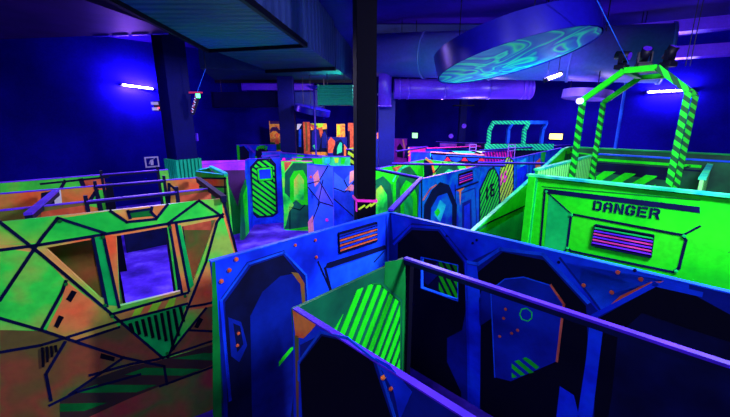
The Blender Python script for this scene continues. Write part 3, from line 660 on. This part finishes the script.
tag(q.build('ramp_floor'), 'dark ramp floor climbing beside the green sloping wall', 'ramp')

def rb(w): w.line([(570,152),(700,168)], .03, 'green', 2); w.fill([(575,160),(600,162),(600,190),(575,190)], 'green_dark', 1)
w = Board('ramp_wall', 'green wall with a bright line along its top, behind the teal rear barrier', RC, RC+vv*4.5, h=zt+.02, mat='green_deep', t=.05, cat='ramp'); rb(w); w.done(rail='green_teal', rail_w=.03)

# ------------------------------------------------------------------ far maze
def far(label, a, b_, mat, feats=None, h=2.2, top='violet', cat='arena wall', name='arena_partition', group=None):
    w = Board(name, label, at(*a, h).xy, at(*b_, h).xy, h=h, mat=mat, t=.04, cat=cat, group=group)
    if feats: feats(w)
    w.done(rail=top, rail_w=.03); return w
def f1(w):
    w.fill([(237,147),(244,146),(249,152),(249,170),(236,170)], 'navy'); w.line([(233,147),(234,165)], .09, 'aqua_green'); w.line([(238,146),(239,165)], .12, 'green_bright')
    w.fill([(255,160),(256,149),(262,146),(268,150),(269,165),(256,165)], 'navy', 1)
    for k in range(5): w.line([(257+2.2*k,149.5-(1.5 if k in(1,2,3) else 0)),(258+2.2*k,147-(1.0 if k in (1,2,3) else 0))], .09, 'green_bright', 3)
    w.line([(256,157),(257,163)], .08, 'green_bright', 3); w.line([(248,146),(254,152)], .1, 'violet', 2)
far('far blue wall with green arch marks, behind the striped octagon wall', (228,145.2), (276,145), 'blue', f1)
def f2(w): w.fill([(262,152),(270,152),(270,160),(262,160)], 'blue_light'); w.line([(262,156),(279,155)], .06, 'violet')
far('low blue wall with violet rail left of the green octagon wall', (262,152.5), (282,152), 'blue', f2)
far('blue-violet wall behind the green octagon wall', (280,153), (318,156), 'blue_cyan', lambda w: (w.fill([(297,153.5),(304,154),(304,160),(297,160)], 'green_bright'), w.line([(282,158),(306,160)], .05, 'violet')))
def f3(w): w.fill([(300,162),(303,158),(311,157),(314,163),(314,175),(300,175)], 'green_deep'); w.fill([(290,160),(296,158),(294,166)], 'orange_dull')
far('green wall top with a dark arch, left of the faceted blue walls', (292,158), (322,158), 'green', f3)
def f4(w): w.fill([(325,158),(330,157),(330,163),(324,164)], 'cyan', 1); w.fill([(334,158),(339,158),(338,163),(335,163)], 'lime', 1); w.fill([(341,158),(346,158),(344,164),(341,164)], 'green_bright', 1)
far('pale aqua-green wall top above the faceted blue walls', (319,156.5), (350,157), 'aqua_green', f4)
def f5(w): w.hatch([(347,158),(349,148),(357,147),(360,150),(360,166),(347,166)], -.5, .24, .13, 'lime', 2)
far('dark wall end with pale green slats beside the black column', (346,149.5), (362,150), 'navy', f5)
# painted murals on the back of the hall
def mural(label, px0, px1, y0, y1, Y, base, feats):
    a = deep(px0, (y0+y1)/2, Y); b_ = deep(px1, (y0+y1)/2, Y); zt_ = deep((px0+px1)/2, y0, Y).z
    w = Board('mural_panel', label, a.xy, b_.xy, h=zt_, mat=base, t=.06, cat='mural'); feats(w); w.done(); return w
def m1(w):
    w.fill([(270,130),(272,127),(277,127),(281,132),(279,134),(276,131),(273,131),(270,133)], 'plum', 1); w.fill([(270,142),(282,143),(282,150),(270,150)], 'green_dark', 1)
    w.fill([(280,135),(283,130),(283,147),(281,147)], 'aqua_green', 2); w.fill([(276,133),(278,133),(279,144),(275,144)], 'orange', 2); w.fill([(270,121),(283,121),(283,124),(270,124)], 'plum', 2)
mural('orange mural with a dark tree shape, left of the far blue column', 270, 283.5, 121, 152, 18.0, 'flame', m1)
def m2(w): w.fill([(297,126),(302,125),(303,150),(297,150)], 'navy', 1); w.fill([(297,124),(302,124),(299,129),(297,130)], 'white', 2); w.line([(300,130),(300,146)], .12, 'blue_light', 2)
mural('dark blue mural strip with a pale top corner', 296.5, 303, 124, 152, 17.6, 'navy', m2)
mural('narrow brown-orange trunk painted panel', 303.5, 310, 122, 153, 17.5, 'bark', lambda w: w.line([(306,123),(307,150)], .08, 'rust', 1))
def m3(w):
    w.fill([(310,130),(327,129),(327,152),(310,152)], 'navy', 1); w.fill([(310,123.5),(324,123.5),(321,129),(317,127)], 'lime', 2); w.fill([(310,123.5),(318,126),(315,131),(312,128)], 'orange_dull', 2)
    w.fill([(312,132),(315,128),(319,130),(321,140),(319,150),(312,150)], 'blue_deep', 3); w.fill([(318,128),(322,127),(323,133),(320,139)], 'bark', 3); w.fill([(322,134),(325,131),(327,136),(327,148),(322,148)], 'blue_deep', 3); w.line([(314,146),(316,149)], .1, 'aqua_green', 4)
mural('dark mural of blue figures under a yellow sky', 311, 327, 123.5, 153, 17.5, 'flame', m3)
def m4(w):
    w.fill([(328,141),(331,137),(335,141),(335,153),(328,153)], 'bark', 1); w.fill([(333,150),(336,142),(341,139),(345,146),(345,156),(333,156)], 'navy', 2); w.fill([(337,148),(340,142),(342,143),(342,152),(337,154)], 'aqua_green', 3)
    w.fill([(344,144),(347,148),(347,158),(344,158)], 'orange', 3)
mural('low mural with an orange arch and a green figure', 328, 347, 137, 158, 17.0, 'blue_deep', m4)
mural('small yellow and orange mural piece above the low arch mural', 336.5, 345, 124, 137, 17.8, 'flame', lambda w: w.fill([(337,125),(340,125),(340,134),(337,136)], 'lime', 1))
mural('narrow orange-brown mural strip left of the black column', 348, 355, 123, 150, 17.6, 'bark', lambda w: (w.fill([(348,131),(350,131),(350,150),(348,150)], 'navy', 1), w.fill([(352,128),(355,128),(355,131),(353,136)], 'orange', 2)))
mural('green netted figure mural between the black and blue columns', 376, 384, 132, 160, 15.6, 'blue_deep', lambda w: (w.fill([(377,133),(381,132),(380,137),(377,139)], 'orange', 1), w.fill([(378,148),(382,139),(384,139),(384,152),(378,152)], 'aqua_green', 1)))
# right hand far walls
def r1(w):
    w.fill([(397,157),(397,147),(400,143),(403,148),(403,158)], 'navy'); w.fill([(404,158),(406,146),(411,140),(416,146),(417,158)], 'blue_deep')
    w.line([(403,140),(405,150)], .1, 'pink', 2); w.fill([(426,148),(427,140),(434,139),(436,147)], 'violet', 1)
    for k in range(9): w.line([(426.5+(k%3)*2.2,148-(k//3)*2.6),(427.8+(k%3)*2.2,147-(k//3)*2.6)], .12, 'white', 3)
    w.line([(441,140.5),(443,142)], .12, 'white', 3)
far('far purple wall with arches right of the blue column', (394,138.6), (446,140), 'purple', r1)
def r2(w): w.hatch([(408,147),(410,147),(410,156),(408,156)], .7, .15, .07, 'yellow', 2)
far('flat magenta board with a yellow dashed edge in the far maze', (409,147.3), (428,146.8), 'magenta', r2, h=2.1)
far('blue wall crossing below the magenta board', (411,152.5), (443,152.5), 'blue', lambda w: w.fill([(430,153.5),(440,153.5),(440,157),(430,157)], 'cyan'), h=2.15)
far('violet wall behind the slim far column', (440,142.5), (492,143.5), 'violet', lambda w: (w.line([(441,145),(490,145)], .07, 'purple'), w.fill([(455,146),(463,146),(463,150),(455,150)], 'blue_light')))
far('blue wall with white marks below the pink rail', (426,149), (470,148), 'blue', lambda w: [w.fill([(428+6*k,151),(432+6*k,150),(431+6*k,152.5)], 'blue_light', 2) for k in range(5)], top='pink')
def r6(w):
    for k in range(3):
        cx = 439+17*k; w.fill([(cx-8,154.5),(cx+8,155.5),(cx+5,160),(cx,162),(cx-5,160)], 'blue_light', 2); w.fill([(cx+5,161),(cx+8.5,156.5),(cx+12,161)], 'red', 3)
w = far('blue wall painted with half moons and red triangles', (431,152.5), (484,155.5), 'navy', r6, top='pink')
w = far('magenta hazard striped board in the far maze', (483,152.5), (513,149.5), 'magenta_stripe', None)
far('pink board with white posts near the far gantry', (498,146.3), (513,146.3), 'magenta', lambda w: (w.line([(499,146),(499,152)], .08, 'white', 2), w.line([(512,146),(512,152)], .08, 'white', 2)))
far('low blue wall right of the far gantry', (512,148.3), (562,143.5), 'blue_cyan', lambda w: w.fill([(530,148),(540,147),(538,151),(530,152)], 'violet', 1))
far('dark blue wall behind the magenta striped board', (470,146.5), (500,145), 'blue_deep', lambda w: w.fill([(486,147),(496,146),(496,150),(486,151)], 'navy', 1))
def longrail(lab, a, b_, z, mat, wd=.06):
    p, q_ = at(*a, z), at(*b_, z); rail('top_rail', lab, p, q_, wd, .05, mat, 'navy')
longrail('long thin violet rail crossing in front of the green arches', (392,163), (505,165), 2.28, 'violet_rail')
longrail('pink rail running to the right across the far maze', (426,148.2), (492,145.5), 2.3, 'magenta', .1)
longrail('orange-red rail in the far maze left of the slim column', (423,137.5), (476,140), 2.3, 'orange', .12)
longrail('violet rail crossing behind the blue numbered wall', (480,150), (590,143.5), 2.3, 'violet_rail')
longrail('dark rail with violet edge above the blue numbered wall', (478,162), (545,163), 2.3, 'violet_rail')
longrail('short violet rail above the flat magenta board', (396,151), (427,146.5), 2.35, 'violet_rail')
longrail('violet rail over the far violet wall', (436,141.5), (497,144.5), 2.35, 'violet_rail')
longrail('low magenta rail behind the lit counters', (442,147.5), (520,146.8), 2.25, 'magenta', .07)
longrail('blue rail in front of the lit counters', (446,155.5), (512,158), 2.25, 'blue_light', .07)
def rack(lab, px, Y):
    c = deep(px,146,Y); zt_ = deep(px,144,Y).z; t = thing('wire_rack', lab, 'rack', (c.x,Y,0)); q = MB()
    for x in (-.13,.13): q.bar((x,0,0),(x,0,zt_),.025,.025,'disc_pale')
    q.build('frame', t)
    for k in range(3): q = MB(); z = zt_-.02-.12*k; q.bar((-.13,0,z),(.13,0,z),.025,.025,'disc_pale'); q.build('shelf', t)
rack('small white open rack standing up left of the far gantry', 473, 14.8)
rack('small white open rack standing up below the far gantry', 512, 14.2)
# teal screens lying on a counter
def counter(lab, x0, x1, y0, y1, zc, m_):
    a, b_ = at(x0,y0,zc), at(x1,y0,zc); c = at((x0+x1)/2,y1,zc); t = thing('counter', lab, 'counter', (a.x,a.y,0), math.atan2(b_.y-a.y,b_.x-a.x)); L = (b_-a).length; D = min(.9, abs(c.y-a.y))
    q = MB(); q.box(0,L,-D,0,0,zc-.06,'navy'); q.build('body', t); q = MB(); q.box(-.04,L+.04,-D-.04,.04,zc-.06,zc-.01,'black'); q.build('top', t)
    q = MB(); q.box(.08,L-.08,-D+.05,-.05,zc-.01,zc,m_); q.build('surface_panel', t, label='backlit top')
counter('dark counter with a lit teal top in the far maze', 450, 471, 151, 154.6, 2.14, 'screen_glow')
counter('dark counter with a pale green lit top beside the teal one', 474, 486, 151, 154.3, 2.14, 'screen_pale')
# far gantry
Yg = 15.5; zb = deep(510,145,Yg).z
t = thing('striped_gantry', 'distant open green and blue striped frame standing on a low platform', 'gantry', (deep(488.7,140,Yg).x, Yg, 0), -.0)
x0 = deep(488.7,140,Yg).x; zt = deep(500,122.5,Yg).z
def gx(px, Y): return deep(px,135,Y).x-x0
q = MB(); q.box(-.2, gx(548,Yg)+.2, -.15, 1.3, 1.9, zb, 'navy'); q.box(-.2, gx(548,Yg)+.2, -.2, -.15, zb-.2, zb+.05, 'far_stripe'); 
for xx in (0, gx(548,Yg)):
    for yy in (0,1.1): q.box(xx-.06,xx+.06,yy-.06,yy+.06,0,1.9,'navy')
q.build('platform', t, label='low platform edged with striped board')
for px_, yy, m_ in ((489,0,'far_stripe'),(524,0,'far_stripe'),(508,1.1,'blue_light'),(542,1.1,'blue_light')):
    X_ = gx(px_,Yg+yy); q = MB(); q.bar((X_,yy,zb),(X_,yy,zt-.3),.17,.12,m_); q.bar((X_,yy,zt-.32),(X_+.14,yy,zt),.17,.12,m_); q.build('post', t)
for a_, b_, m_ in (((gx(489,Yg)+.1,0),(gx(524,Yg)+.16,0),'far_stripe'),((gx(524,Yg)+.14,0),(gx(542,Yg+1.1)+.14,1.1),'blue_light'),((gx(489,Yg)+.14,0),(gx(508,Yg+1.1)+.14,1.1),'aqua_green'),((gx(508,Yg+1.1)+.14,1.1),(gx(542,Yg+1.1)+.14,1.1),'blue_light')):
    q = MB(); q.bar((a_[0],a_[1],zt),(b_[0],b_[1],zt),.12,.14,m_); q.build('top_beam', t)

# ------------------------------------------------------------------ ducts, soffits and canopy overhead
def slab(name, label, pts, z0, z1, mat, side=None, cat='duct'):
    t = thing(name, label, cat, (pts[0][0],pts[0][1],z0)); o = Vector((pts[0][0],pts[0][1])); P_ = [tuple(Vector(p)-o) for p in pts]
    q = MB(); q.prism(P_, 0, z1-z0, mat, axis='z')
    if side:
        k = q.mi(side); me_n = len(P_)
        for i, f in enumerate(q.f):
            if len(f) == 4: q.m[i] = k
    q.build('casing', t); return t, P_
def flange(t, P_, edges, w_=.09, h_=.12):  # black bars: flanges with the seam shadow put into their colour
    for i, j in edges:
        a_, b_ = P_[i], P_[j]; q = MB(); q.bar((a_[0],a_[1],-.02),(b_[0],b_[1],-.02),w_,h_,'black'); q.build('flange', t)
a_ = at(208,49.5,5).xy; b_ = at(306,44,5).xy; c_ = at(280,24,5).xy; dd = (c_-b_).normalized()
e_ = at(183,36,5).xy; de = (e_-a_).normalized()
t, P_ = slab('ventilation_duct', 'wide flat duct overhead at the top left, nearest the viewer', [a_, b_, b_+dd*6.0, a_+de*6.0], 5.0, ZC-.02, 'duct_under', 'duct_side'); flange(t, P_, [(0,1),(1,2),(0,3)], .07, .1)
a2 = at(214,51,5.06).xy; b2 = at(306,45.5,5.06).xy; c2 = at(335,67,5.06).xy; d2 = at(266,70,5.06).xy
t, P_ = slab('ventilation_duct', 'second flat duct section overhead with cream lamp reflections', [a2+(d2-a2)*.02, d2, c2, b2+(c2-b2)*.02], 5.06, ZC-.02, 'duct_under', 'duct_side'); flange(t, P_, [(1,2)], .12, .16)
a3 = at(200,68,5.1).xy; b3 = at(262,71,5.1).xy; c3 = at(336,68.5,5.1).xy; d3 = at(352,80,5.1).xy; e3 = at(215,80,5.1).xy
t, P_ = slab('ventilation_duct', 'third flat duct section overhead, farthest and brownish', [a3, e3, d3, c3, b3], 5.1, ZC-.02, 'duct_under', 'duct_side'); flange(t, P_, [(1,2)], .14, .2)
# violet and green cross ducts beyond
def xbox(label, px0, px1, y0, y1, Y, dep, mat, name='ventilation_duct', top=ZC):
    a_ = deep(px0,(y0+y1)/2,Y); b_ = deep(px1,(y0+y1)/2,Y); z1 = deep((px0+px1)/2,y0,Y).z; z0 = deep((px0+px1)/2,y1,Y).z
    t = thing(name, label, 'duct', (a_.x,Y,z0)); q = MB(); q.box(0,b_.x-a_.x,0,dep,0,z1-z0,mat); q.build('casing', t)
    n_ = max(1,int((b_.x-a_.x)/1.2))
    for k in range(n_+1): x = (b_.x-a_.x)*k/n_; q = MB(); q.box(x-.02,x+.02,-.02,dep+.02,-.02,z1-z0+.02,mat); q.build('joint_ring', t)
    for x in (.3,(b_.x-a_.x)-.3): q = MB(); q.tube((x,dep/2,z1-z0),(x,dep/2,top-z0),.012,'device',6); q.build('hanger_rod', t)
xbox('violet lit box duct crossing beyond the flat ducts', 242, 312, 81.5, 90, 17.4, .6, 'duct_violet')
xbox('blue box duct above the hanging curved ring', 294, 322, 90, 107, 18.1, .6, 'duct_blue')
xbox('teal ribbed box duct left of the black column', 318, 352, 85, 105, 13.5, .8, 'duct_green', top=5.07)
xbox('long dark blue box duct low across the left of the hall', 212, 292, 92, 107, 15.5, .6, 'column_dark', top=5.07)
# round ducts
def round_duct(label, a_, b_, r, mat, rings, cap=True, ring_mat=None, hang=True):
    a_ = Vector(a_); b_ = Vector(b_); t = thing('round_duct', label, 'duct', a_); d = b_-a_
    q = MB(); q.tube((0,0,0), tuple(d), r, mat, 40); q.build('pipe', t, True)
    for f in rings:
        q = MB(); c = d*f; n = d.normalized(); q.tube(tuple(c-n*.03), tuple(c+n*.03), r*1.05, ring_mat or mat, 40); q.build('joint_ring', t, True)
    if hang:
        for f in (.15,.8): c = d*f; q = MB(); q.tube((c.x,c.y,c.z+r), (c.x,c.y,ZC-a_.z), .012, 'device', 6); q.build('hanger_rod', t)
    return t

paint('duct_rim', [(.002,.001,.2),(.006,.003,.38)], .5, .3, .5)
paint('duct_big', [(.02,.14,.3), (.09,.08,.6)], .5, .4, .4)
round_duct('large round duct crossing high behind the painted disc canopy', (.1,12.6,5.45), tuple(deep(668,54,8.9)), .64, 'duct_big', [.25,.5,.75,.995])
round_duct('violet round duct with joint rings, lower and farther in the hall', tuple(deep(394,89,12.2)), tuple(deep(531,89,12.2)), .31, 'duct_violet', [.04,.1,.36,.69,.93,.96,.99])
p = deep(385,92,12.2); round_duct('short vertical violet duct beside the black column', (p.x,p.y,deep(385,107,12.2).z), (p.x,p.y,5.3), .21, 'duct_violet', [.02,.98], hang=False)
# bluish soffit above the round duct, dark beams elsewhere
a_ = at(374,44,5.95).xy; b_ = at(545,44,5.95).xy
t, P_ = slab('ceiling_soffit', 'grey-blue soffit panel high above the round duct', [(a_.x,a_.y-.8),(a_.x,a_.y+3),(b_.x,b_.y+3),(b_.x,b_.y-.8)], 5.95, ZC-.02, 'duct_blue', cat='soffit')
a_ = at(-20,40,5.3).xy; b_ = at(152,33.5,5.3).xy; n = (b_-a_).normalized(); pn = Vector((n.y,-n.x))
t, P_ = slab('ceiling_beam', 'dark boxed beam across the top left corner with a pale edge strip', [a_, b_+n*.6, b_+n*.6+pn*3.5, a_+pn*3.5], 5.3, ZC-.02, 'plum', cat='beam')
q = MB(); a__ = Vector(P_[0]); b__ = Vector(P_[1]); 
for k in range(4): f0 = .60+.095*k; p_ = a__+(b__-a__)*f0; r_ = a__+(b__-a__)*(f0+.075); q.bar((p_.x,p_.y,-.01),(r_.x,r_.y,-.01),.05,.03,'duct_violet')
q.build('edge_strip', t, label='broken pale violet edge strip')
p = deep(650,50,11); 
for k, (y_, lab) in enumerate(((33,'violet ceiling beam in the top right corner, upper of two'),(57,'violet ceiling beam in the top right corner, lower of two'))):
    a_ = deep(600,y_,11.5); t = thing('ceiling_beam', lab, 'beam', (a_.x,a_.y,a_.z), -.5); q = MB(); q.box(0,7,0,.5,-.15,.15,'duct_violet'); q.build('casing', t)
    for x in (1,5.5): q = MB(); q.tube((x,.25,.15),(x,.25,ZC-a_.z),.012,'device',6); q.build('hanger_rod', t)

# painted disc canopy
def disc(name, label, C, nrm, R, H_, rim, under, n=72, top=ZC, group=None, band_label=None):
    C = Vector(C); t = thing(name, label, 'canopy' if R > 1 else 'hanging disc', C, 0, group)
    nrm = Vector(nrm).normalized(); rot = Vector((0,0,1)).rotation_difference(nrm).to_matrix().to_4x4()
    q = MB(); q.tube((0,0,0),(0,0,H_),R,rim,n,caps=False); q.tube((0,0,0),(0,0,H_),R-.03,rim,n,caps=False); q.tube((0,0,H_-.02),(0,0,H_),R-.005,rim,n)
    r_ = [(math.cos(2*math.pi*i/n),math.sin(2*math.pi*i/n)) for i in range(n)]
    o = q.build('rim', t, True, label=band_label); o.matrix_local = rot
    q = MB(); q.prism([(c*(R-.03),s*(R-.03)) for c, s in r_], .02, .05, under, axis='z'); o = q.build('underside_panel', t); o.matrix_local = rot
    for k in range(3):
        v = rot @ Vector((math.cos(k*2.1+.5)*R*.7, math.sin(k*2.1+.5)*R*.7, H_)); q = MB(); q.tube(tuple(v),(v.x,v.y,top-C.z),.01,'device',6); q.build('hanger_cable', t)
    return t, rot
DISC = dict(C=(2.94,7.62,4.58), n=(-.207,.145,1), R=1.5)
DT, DR = disc('painted_disc_canopy', 'huge tilted disc canopy with an aqua and blue painted underside and a blue rim', DISC['C'], DISC['n'], DISC['R'], .42, 'duct_rim' if 'duct_rim' in MATS else 'duct_blue', 'mural')
disc('hanging_disc', 'small violet disc hanging behind the left gantry post', deep(586,99,9.5), (.1,.02,1), .56, .2, 'disc_pale', 'disc_pale')
t, _ = disc('hanging_disc', 'shallow curved violet ring hanging in the far left-centre hall', deep(312,113,15), (.22,-.1,1), .72, .22, 'duct_rim', 'duct_violet', top=5.08)
q = MB(); p = deep(316,152,14.2); q.tube((p.x,p.y,0),(p.x,p.y,deep(316,86,14.2).z),.035,'violet_rail',10)
q.tube((p.x,p.y,deep(316,86,14.2).z-.12),(p.x,p.y,deep(316,86,14.2).z),.05,'violet_rail',16,.3); tag(q.build('slim_pole'), 'thin violet pole with a flared top in the far left-centre hall', 'pole')
q = MB(); p = deep(619,125,13); q.tube((p.x,p.y,0),(p.x,p.y,ZC),.05,'blue_light',10); tag(q.build('slim_pole'), 'thin blue pole on the dark wall behind the gantry', 'pole')

# ------------------------------------------------------------------ lamps
def tube_lamp(label, p, ang, tilt, L, power, col=(.35,.25,1), face=None):
    t = thing('tube_light', label, 'lamp', p, ang); R_ = Matrix.Rotation(tilt, 4, 'Y')
    q = MB(); q.box(-L/2-.04,L/2+.04,.03,.09,-.05,.05,'device'); o = q.build('housing', t); o.matrix_local = R_
    q = MB(); q.tube((-L/2,0,0),(L/2,0,0),.03,'tube_glow',12); o = q.build('tube', t, True); o.matrix_local = R_
    for x in (-L/2,L/2): q = MB(); q.box(x-.02,x+.02,-.03,.05,-.04,.04,'device'); o = q.build('end_cap', t); o.matrix_local = R_
    l = bpy.data.lights.new('tube_lamp','AREA'); l.shape = 'RECTANGLE'; l.size = L; l.size_y = .08; l.energy = power; l.color = col
    o = bpy.data.objects.new('tube_lamp', l); COL.objects.link(o); o.parent = t; o.location = (0,-.06,0)
    if face is not None: o.rotation_euler = face
    return t
def lamp(kind, loc, rot, e, col, sx=1.2, sy=.1):  # unseen area light added to brighten part of the hall
    l = bpy.data.lights.new('fill_light','AREA'); l.shape = 'RECTANGLE'; l.size = sx; l.size_y = sy; l.energy = e; l.color = col
    o = bpy.data.objects.new('fill_light', l); COL.objects.link(o); o.location = loc; o.rotation_euler = rot; return o
UP = math.pi/2
p = on_wall(138,86.8,'left',.16); tube_lamp('bright violet tube lamp glowing on the dark wall at left', p, ANG_L, .10, 1.05, 260, face=(UP,0,0))
p = deep(554.5,76.5,8.6); t = tube_lamp('small bright tube lamp hanging below the right end of the painted disc', p, .15, -.38, .36, 45, (.4,.3,1), face=(UP,0,0))
for x in (-.13,.13): q = MB(); q.tube((x,.06,.05),(x,.06,ZC-p.z),.008,'device',6); q.build('hanger_rod', t)
p = on_wall(669,91,'back',.16); tube_lamp('bright tube lamp on the far wall behind the gantry at right', p, ANG_B, -.02, 1.3, 160, face=(UP,0,0))
# halo of the wall lamps: added point lights strengthen the glow around the tubes
for (px_, py_, wh, e_) in ((138,86,'left',220),(669,91,'back',40)):
    p = on_wall(px_,py_,wh,.5); l = bpy.data.lights.new('tube_bounce','POINT'); l.energy = e_; l.color = (.3,.08,1); l.shadow_soft_size = .3
    o = bpy.data.objects.new('tube_bounce', l); COL.objects.link(o); o.location = p
# warm emergency lamp, exit sign, fire sign, sensors
def wall_unit(name, label, cat, px, py, wh, wpx, hpx, mat, off=.06):
    p = on_wall(px,py,wh,off); r = ray(px,py); sc = p.y/r.y/FPX; ww = wpx*sc*1.0; hh = hpx*sc
    t = thing(name, label, cat, p, ANG_L if wh == 'left' else ANG_B); q = MB(); q.box(-ww/2-.02,ww/2+.02,0,.06,-hh/2-.02,hh/2+.02,'device'); q.build('housing', t)
    q = MB(); q.box(-ww/2,ww/2,-.02,0,-hh/2,hh/2,mat); q.build('diffuser', t); return t, ww, hh
t, a_, b_ = wall_unit('emergency_light', 'warm yellow rectangular lamp on the far wall left of the gantry', 'lamp', 556, 136.5, 'back', 12, 5.5, 'warm_glow')
wall_unit('exit_sign', 'small pale green lit sign on the far wall right of the blue column', 'sign', 415, 135.5, 'back', 6.5, 5, 'exit_glow')
p = on_wall(152,162,'left',.03); t = thing('fire_extinguisher_sign', 'small white framed fire extinguisher sign on the wall at left', 'sign', p, ANG_L); sc = p.y/ray(152,162).y/FPX
ww = 12.5*sc; hh = 10.5*sc; q = MB(); q.box(-ww/2,ww/2,0,.02,-hh/2,hh/2,'white'); q.build('plate', t)
q = MB(); q.box(-ww*.40,ww*.40,-.004,0,-hh*.38,hh*.38,'wall_blue'); q.build('field', t)
q = MB(); q.prism([(-.06,-.13),(.04,-.13),(.06,.05),(.03,.10),(-.03,.10),(-.07,.04)], -.01,-.004,'white'); q.bar((.02,-.007,.1),(.12,-.007,.14),.02,.006,'white',(0,1,0)); q.bar((-.05,-.007,.08),(-.12,-.007,-.08),.02,.006,'white',(0,1,0)); q.build('pictogram', t, label='white extinguisher pictogram')
# sensor by the left column
p = deep(155,106,10.6); t = thing('wall_sensor', 'small pale sensor box with a red light beside the blue column at left', 'sensor', p, .5)
q = MB(); q.box(-.09,.09,-.05,.05,.03,.11,'white'); q.build('upper_box', t); q = MB(); q.box(-.08,.08,-.05,.05,-.12,-.04,'white'); q.build('lower_box', t)
q = MB(); q.box(-.03,.35,.04,.07,-.14,.14,'device'); q.build('bracket', t); q = MB(); q.tube((.09,-.07,-.05),(.09,-.05,-.05),.02,'led_red',10); q.build('indicator_light', t)
p = deep(195,100,9.6); t = thing('hanging_light_stick', 'slanted speckled light stick with a red and green tip hanging near the blue column', 'lamp', p)
q = MB(); q.tube((.08,0,.12),(-.1,0,-.36),.07,'pole_speck' if 'pole_speck' in MATS else 'device',10,.04); q.build('stick', t)
q = MB(); q.box(-.12,.2,-.04,.04,.16,.2,'red'); q.build('red_bar', t); q = MB(); q.tube((.1,-.03,.05),(.1,-.03,.15),.05,'led_green',10); q.build('green_tip', t)
q = MB()
for k in range(14): f = k/14; q.box(.06-.16*f-.02+(.03 if k%2 else 0),.06-.16*f+.01+(.03 if k%2 else 0),-.08,-.07,.08-.42*f,.1-.42*f,'white' if k%3 else 'red')
q.build('speckles', t); q = MB(); q.tube((.08,0,.2),(.35,0,.75),.006,'blue_light',6); q.tube((.35,0,.75),(.35,0,ZC-p.z),.01,'device',6); q.build('hanger_cable', t)
p = deep(196,137,9.9); q = MB(); q.box(-.05,.05,-.03,.03,-.1,.1,'violet_rail'); o = q.build('wall_socket'); o.location = p; tag(o, 'tiny pale box low on the dark wall right of the blue column', 'socket')
p = deep(573,103,6.6); q = MB(); q.tube((0,-.03,0),(0,.03,0),.05,'led_blue',12); o = q.build('gantry_lamp'); o.location = dp(.0,1.56).to_3d()+Vector((0,-.06,3.74)); tag(o, 'small pale violet lamp at the top of the left gantry post', 'lamp')
for k, (px_, py_) in enumerate(((592,118),(464,126),(451,136))):
    p = deep(px_,py_,17.5); q = MB(); q.tube((0,-.03,0),(0,.03,0),.11,'violet',12); o = q.build('wall_dome'); o.location = p
    tag(o, ['violet dome behind the second gantry post','violet dome high on the slim far column','violet dome low left of the slim far column'][k], 'dome light')

# ------------------------------------------------------------------ light of the hall: unseen area lights added to brighten it, no fixtures
DOWN = (0,0,0)
K = (.72,.68,1)
lamp('t', (3.7,2.5,4.9), (.3,.5,0), 380, K)
lamp('t', (-1.2,-.8,5.6), (.55,-.25,0), 85, K)
lamp('t', (2.2,-1.2,5.6), (.6,.1,0), 45, K)
lamp('t', (-4.3,6.9,5.0), DOWN, 250, (.5,.36,1))  # added to brighten the violet floor behind the window
lamp('t', (-2.2,9.6,4.85), DOWN, 110, K)
lamp('t', (1.9,8.4,4.2), DOWN, 130, K)
lamp('t', (2.8,13.0,4.1), DOWN, 220, (.9,.6,1))
lamp('t', (.6,8.0,4.3), (.7,-.3,0), 60, K)
lamp('t', (-.8,14.2,4.9), (.3,0,0), 210, (1,.75,1))  # added to brighten the murals
lamp('t', (6.3,10.2,4.7), DOWN, 170, K)
lamp('t', (7.5,15,4.9), DOWN, 120, K)
# uplights without fixtures, added to brighten ducts and canopy from below
lamp('t', (-2.5,8,2.6), (math.pi,0,0), 22, (.3,.8,1))
lamp('t', (3.4,8.6,2.8), (math.pi,0,0), 35, (.35,.8,1))
lamp('t', (4.2,13,2.9), (math.pi,0,0), 45, (.6,.4,1))
lamp('t', (7.2,9.4,3.0), (math.pi,.3,0), 60, (.65,.5,1))
wd = bpy.data.worlds.new('world'); bpy.context.scene.world = wd; wd.use_nodes = True
wd.node_tree.nodes['Background'].inputs[0].default_value = (.01,.01,.05,1); wd.node_tree.nodes['Background'].inputs[1].default_value = .5
vs = bpy.context.scene.view_settings; vs.view_transform = 'Standard'; vs.look = 'None'; vs.exposure = 0.6; vs.gamma = 1; vs.use_curve_mapping = False
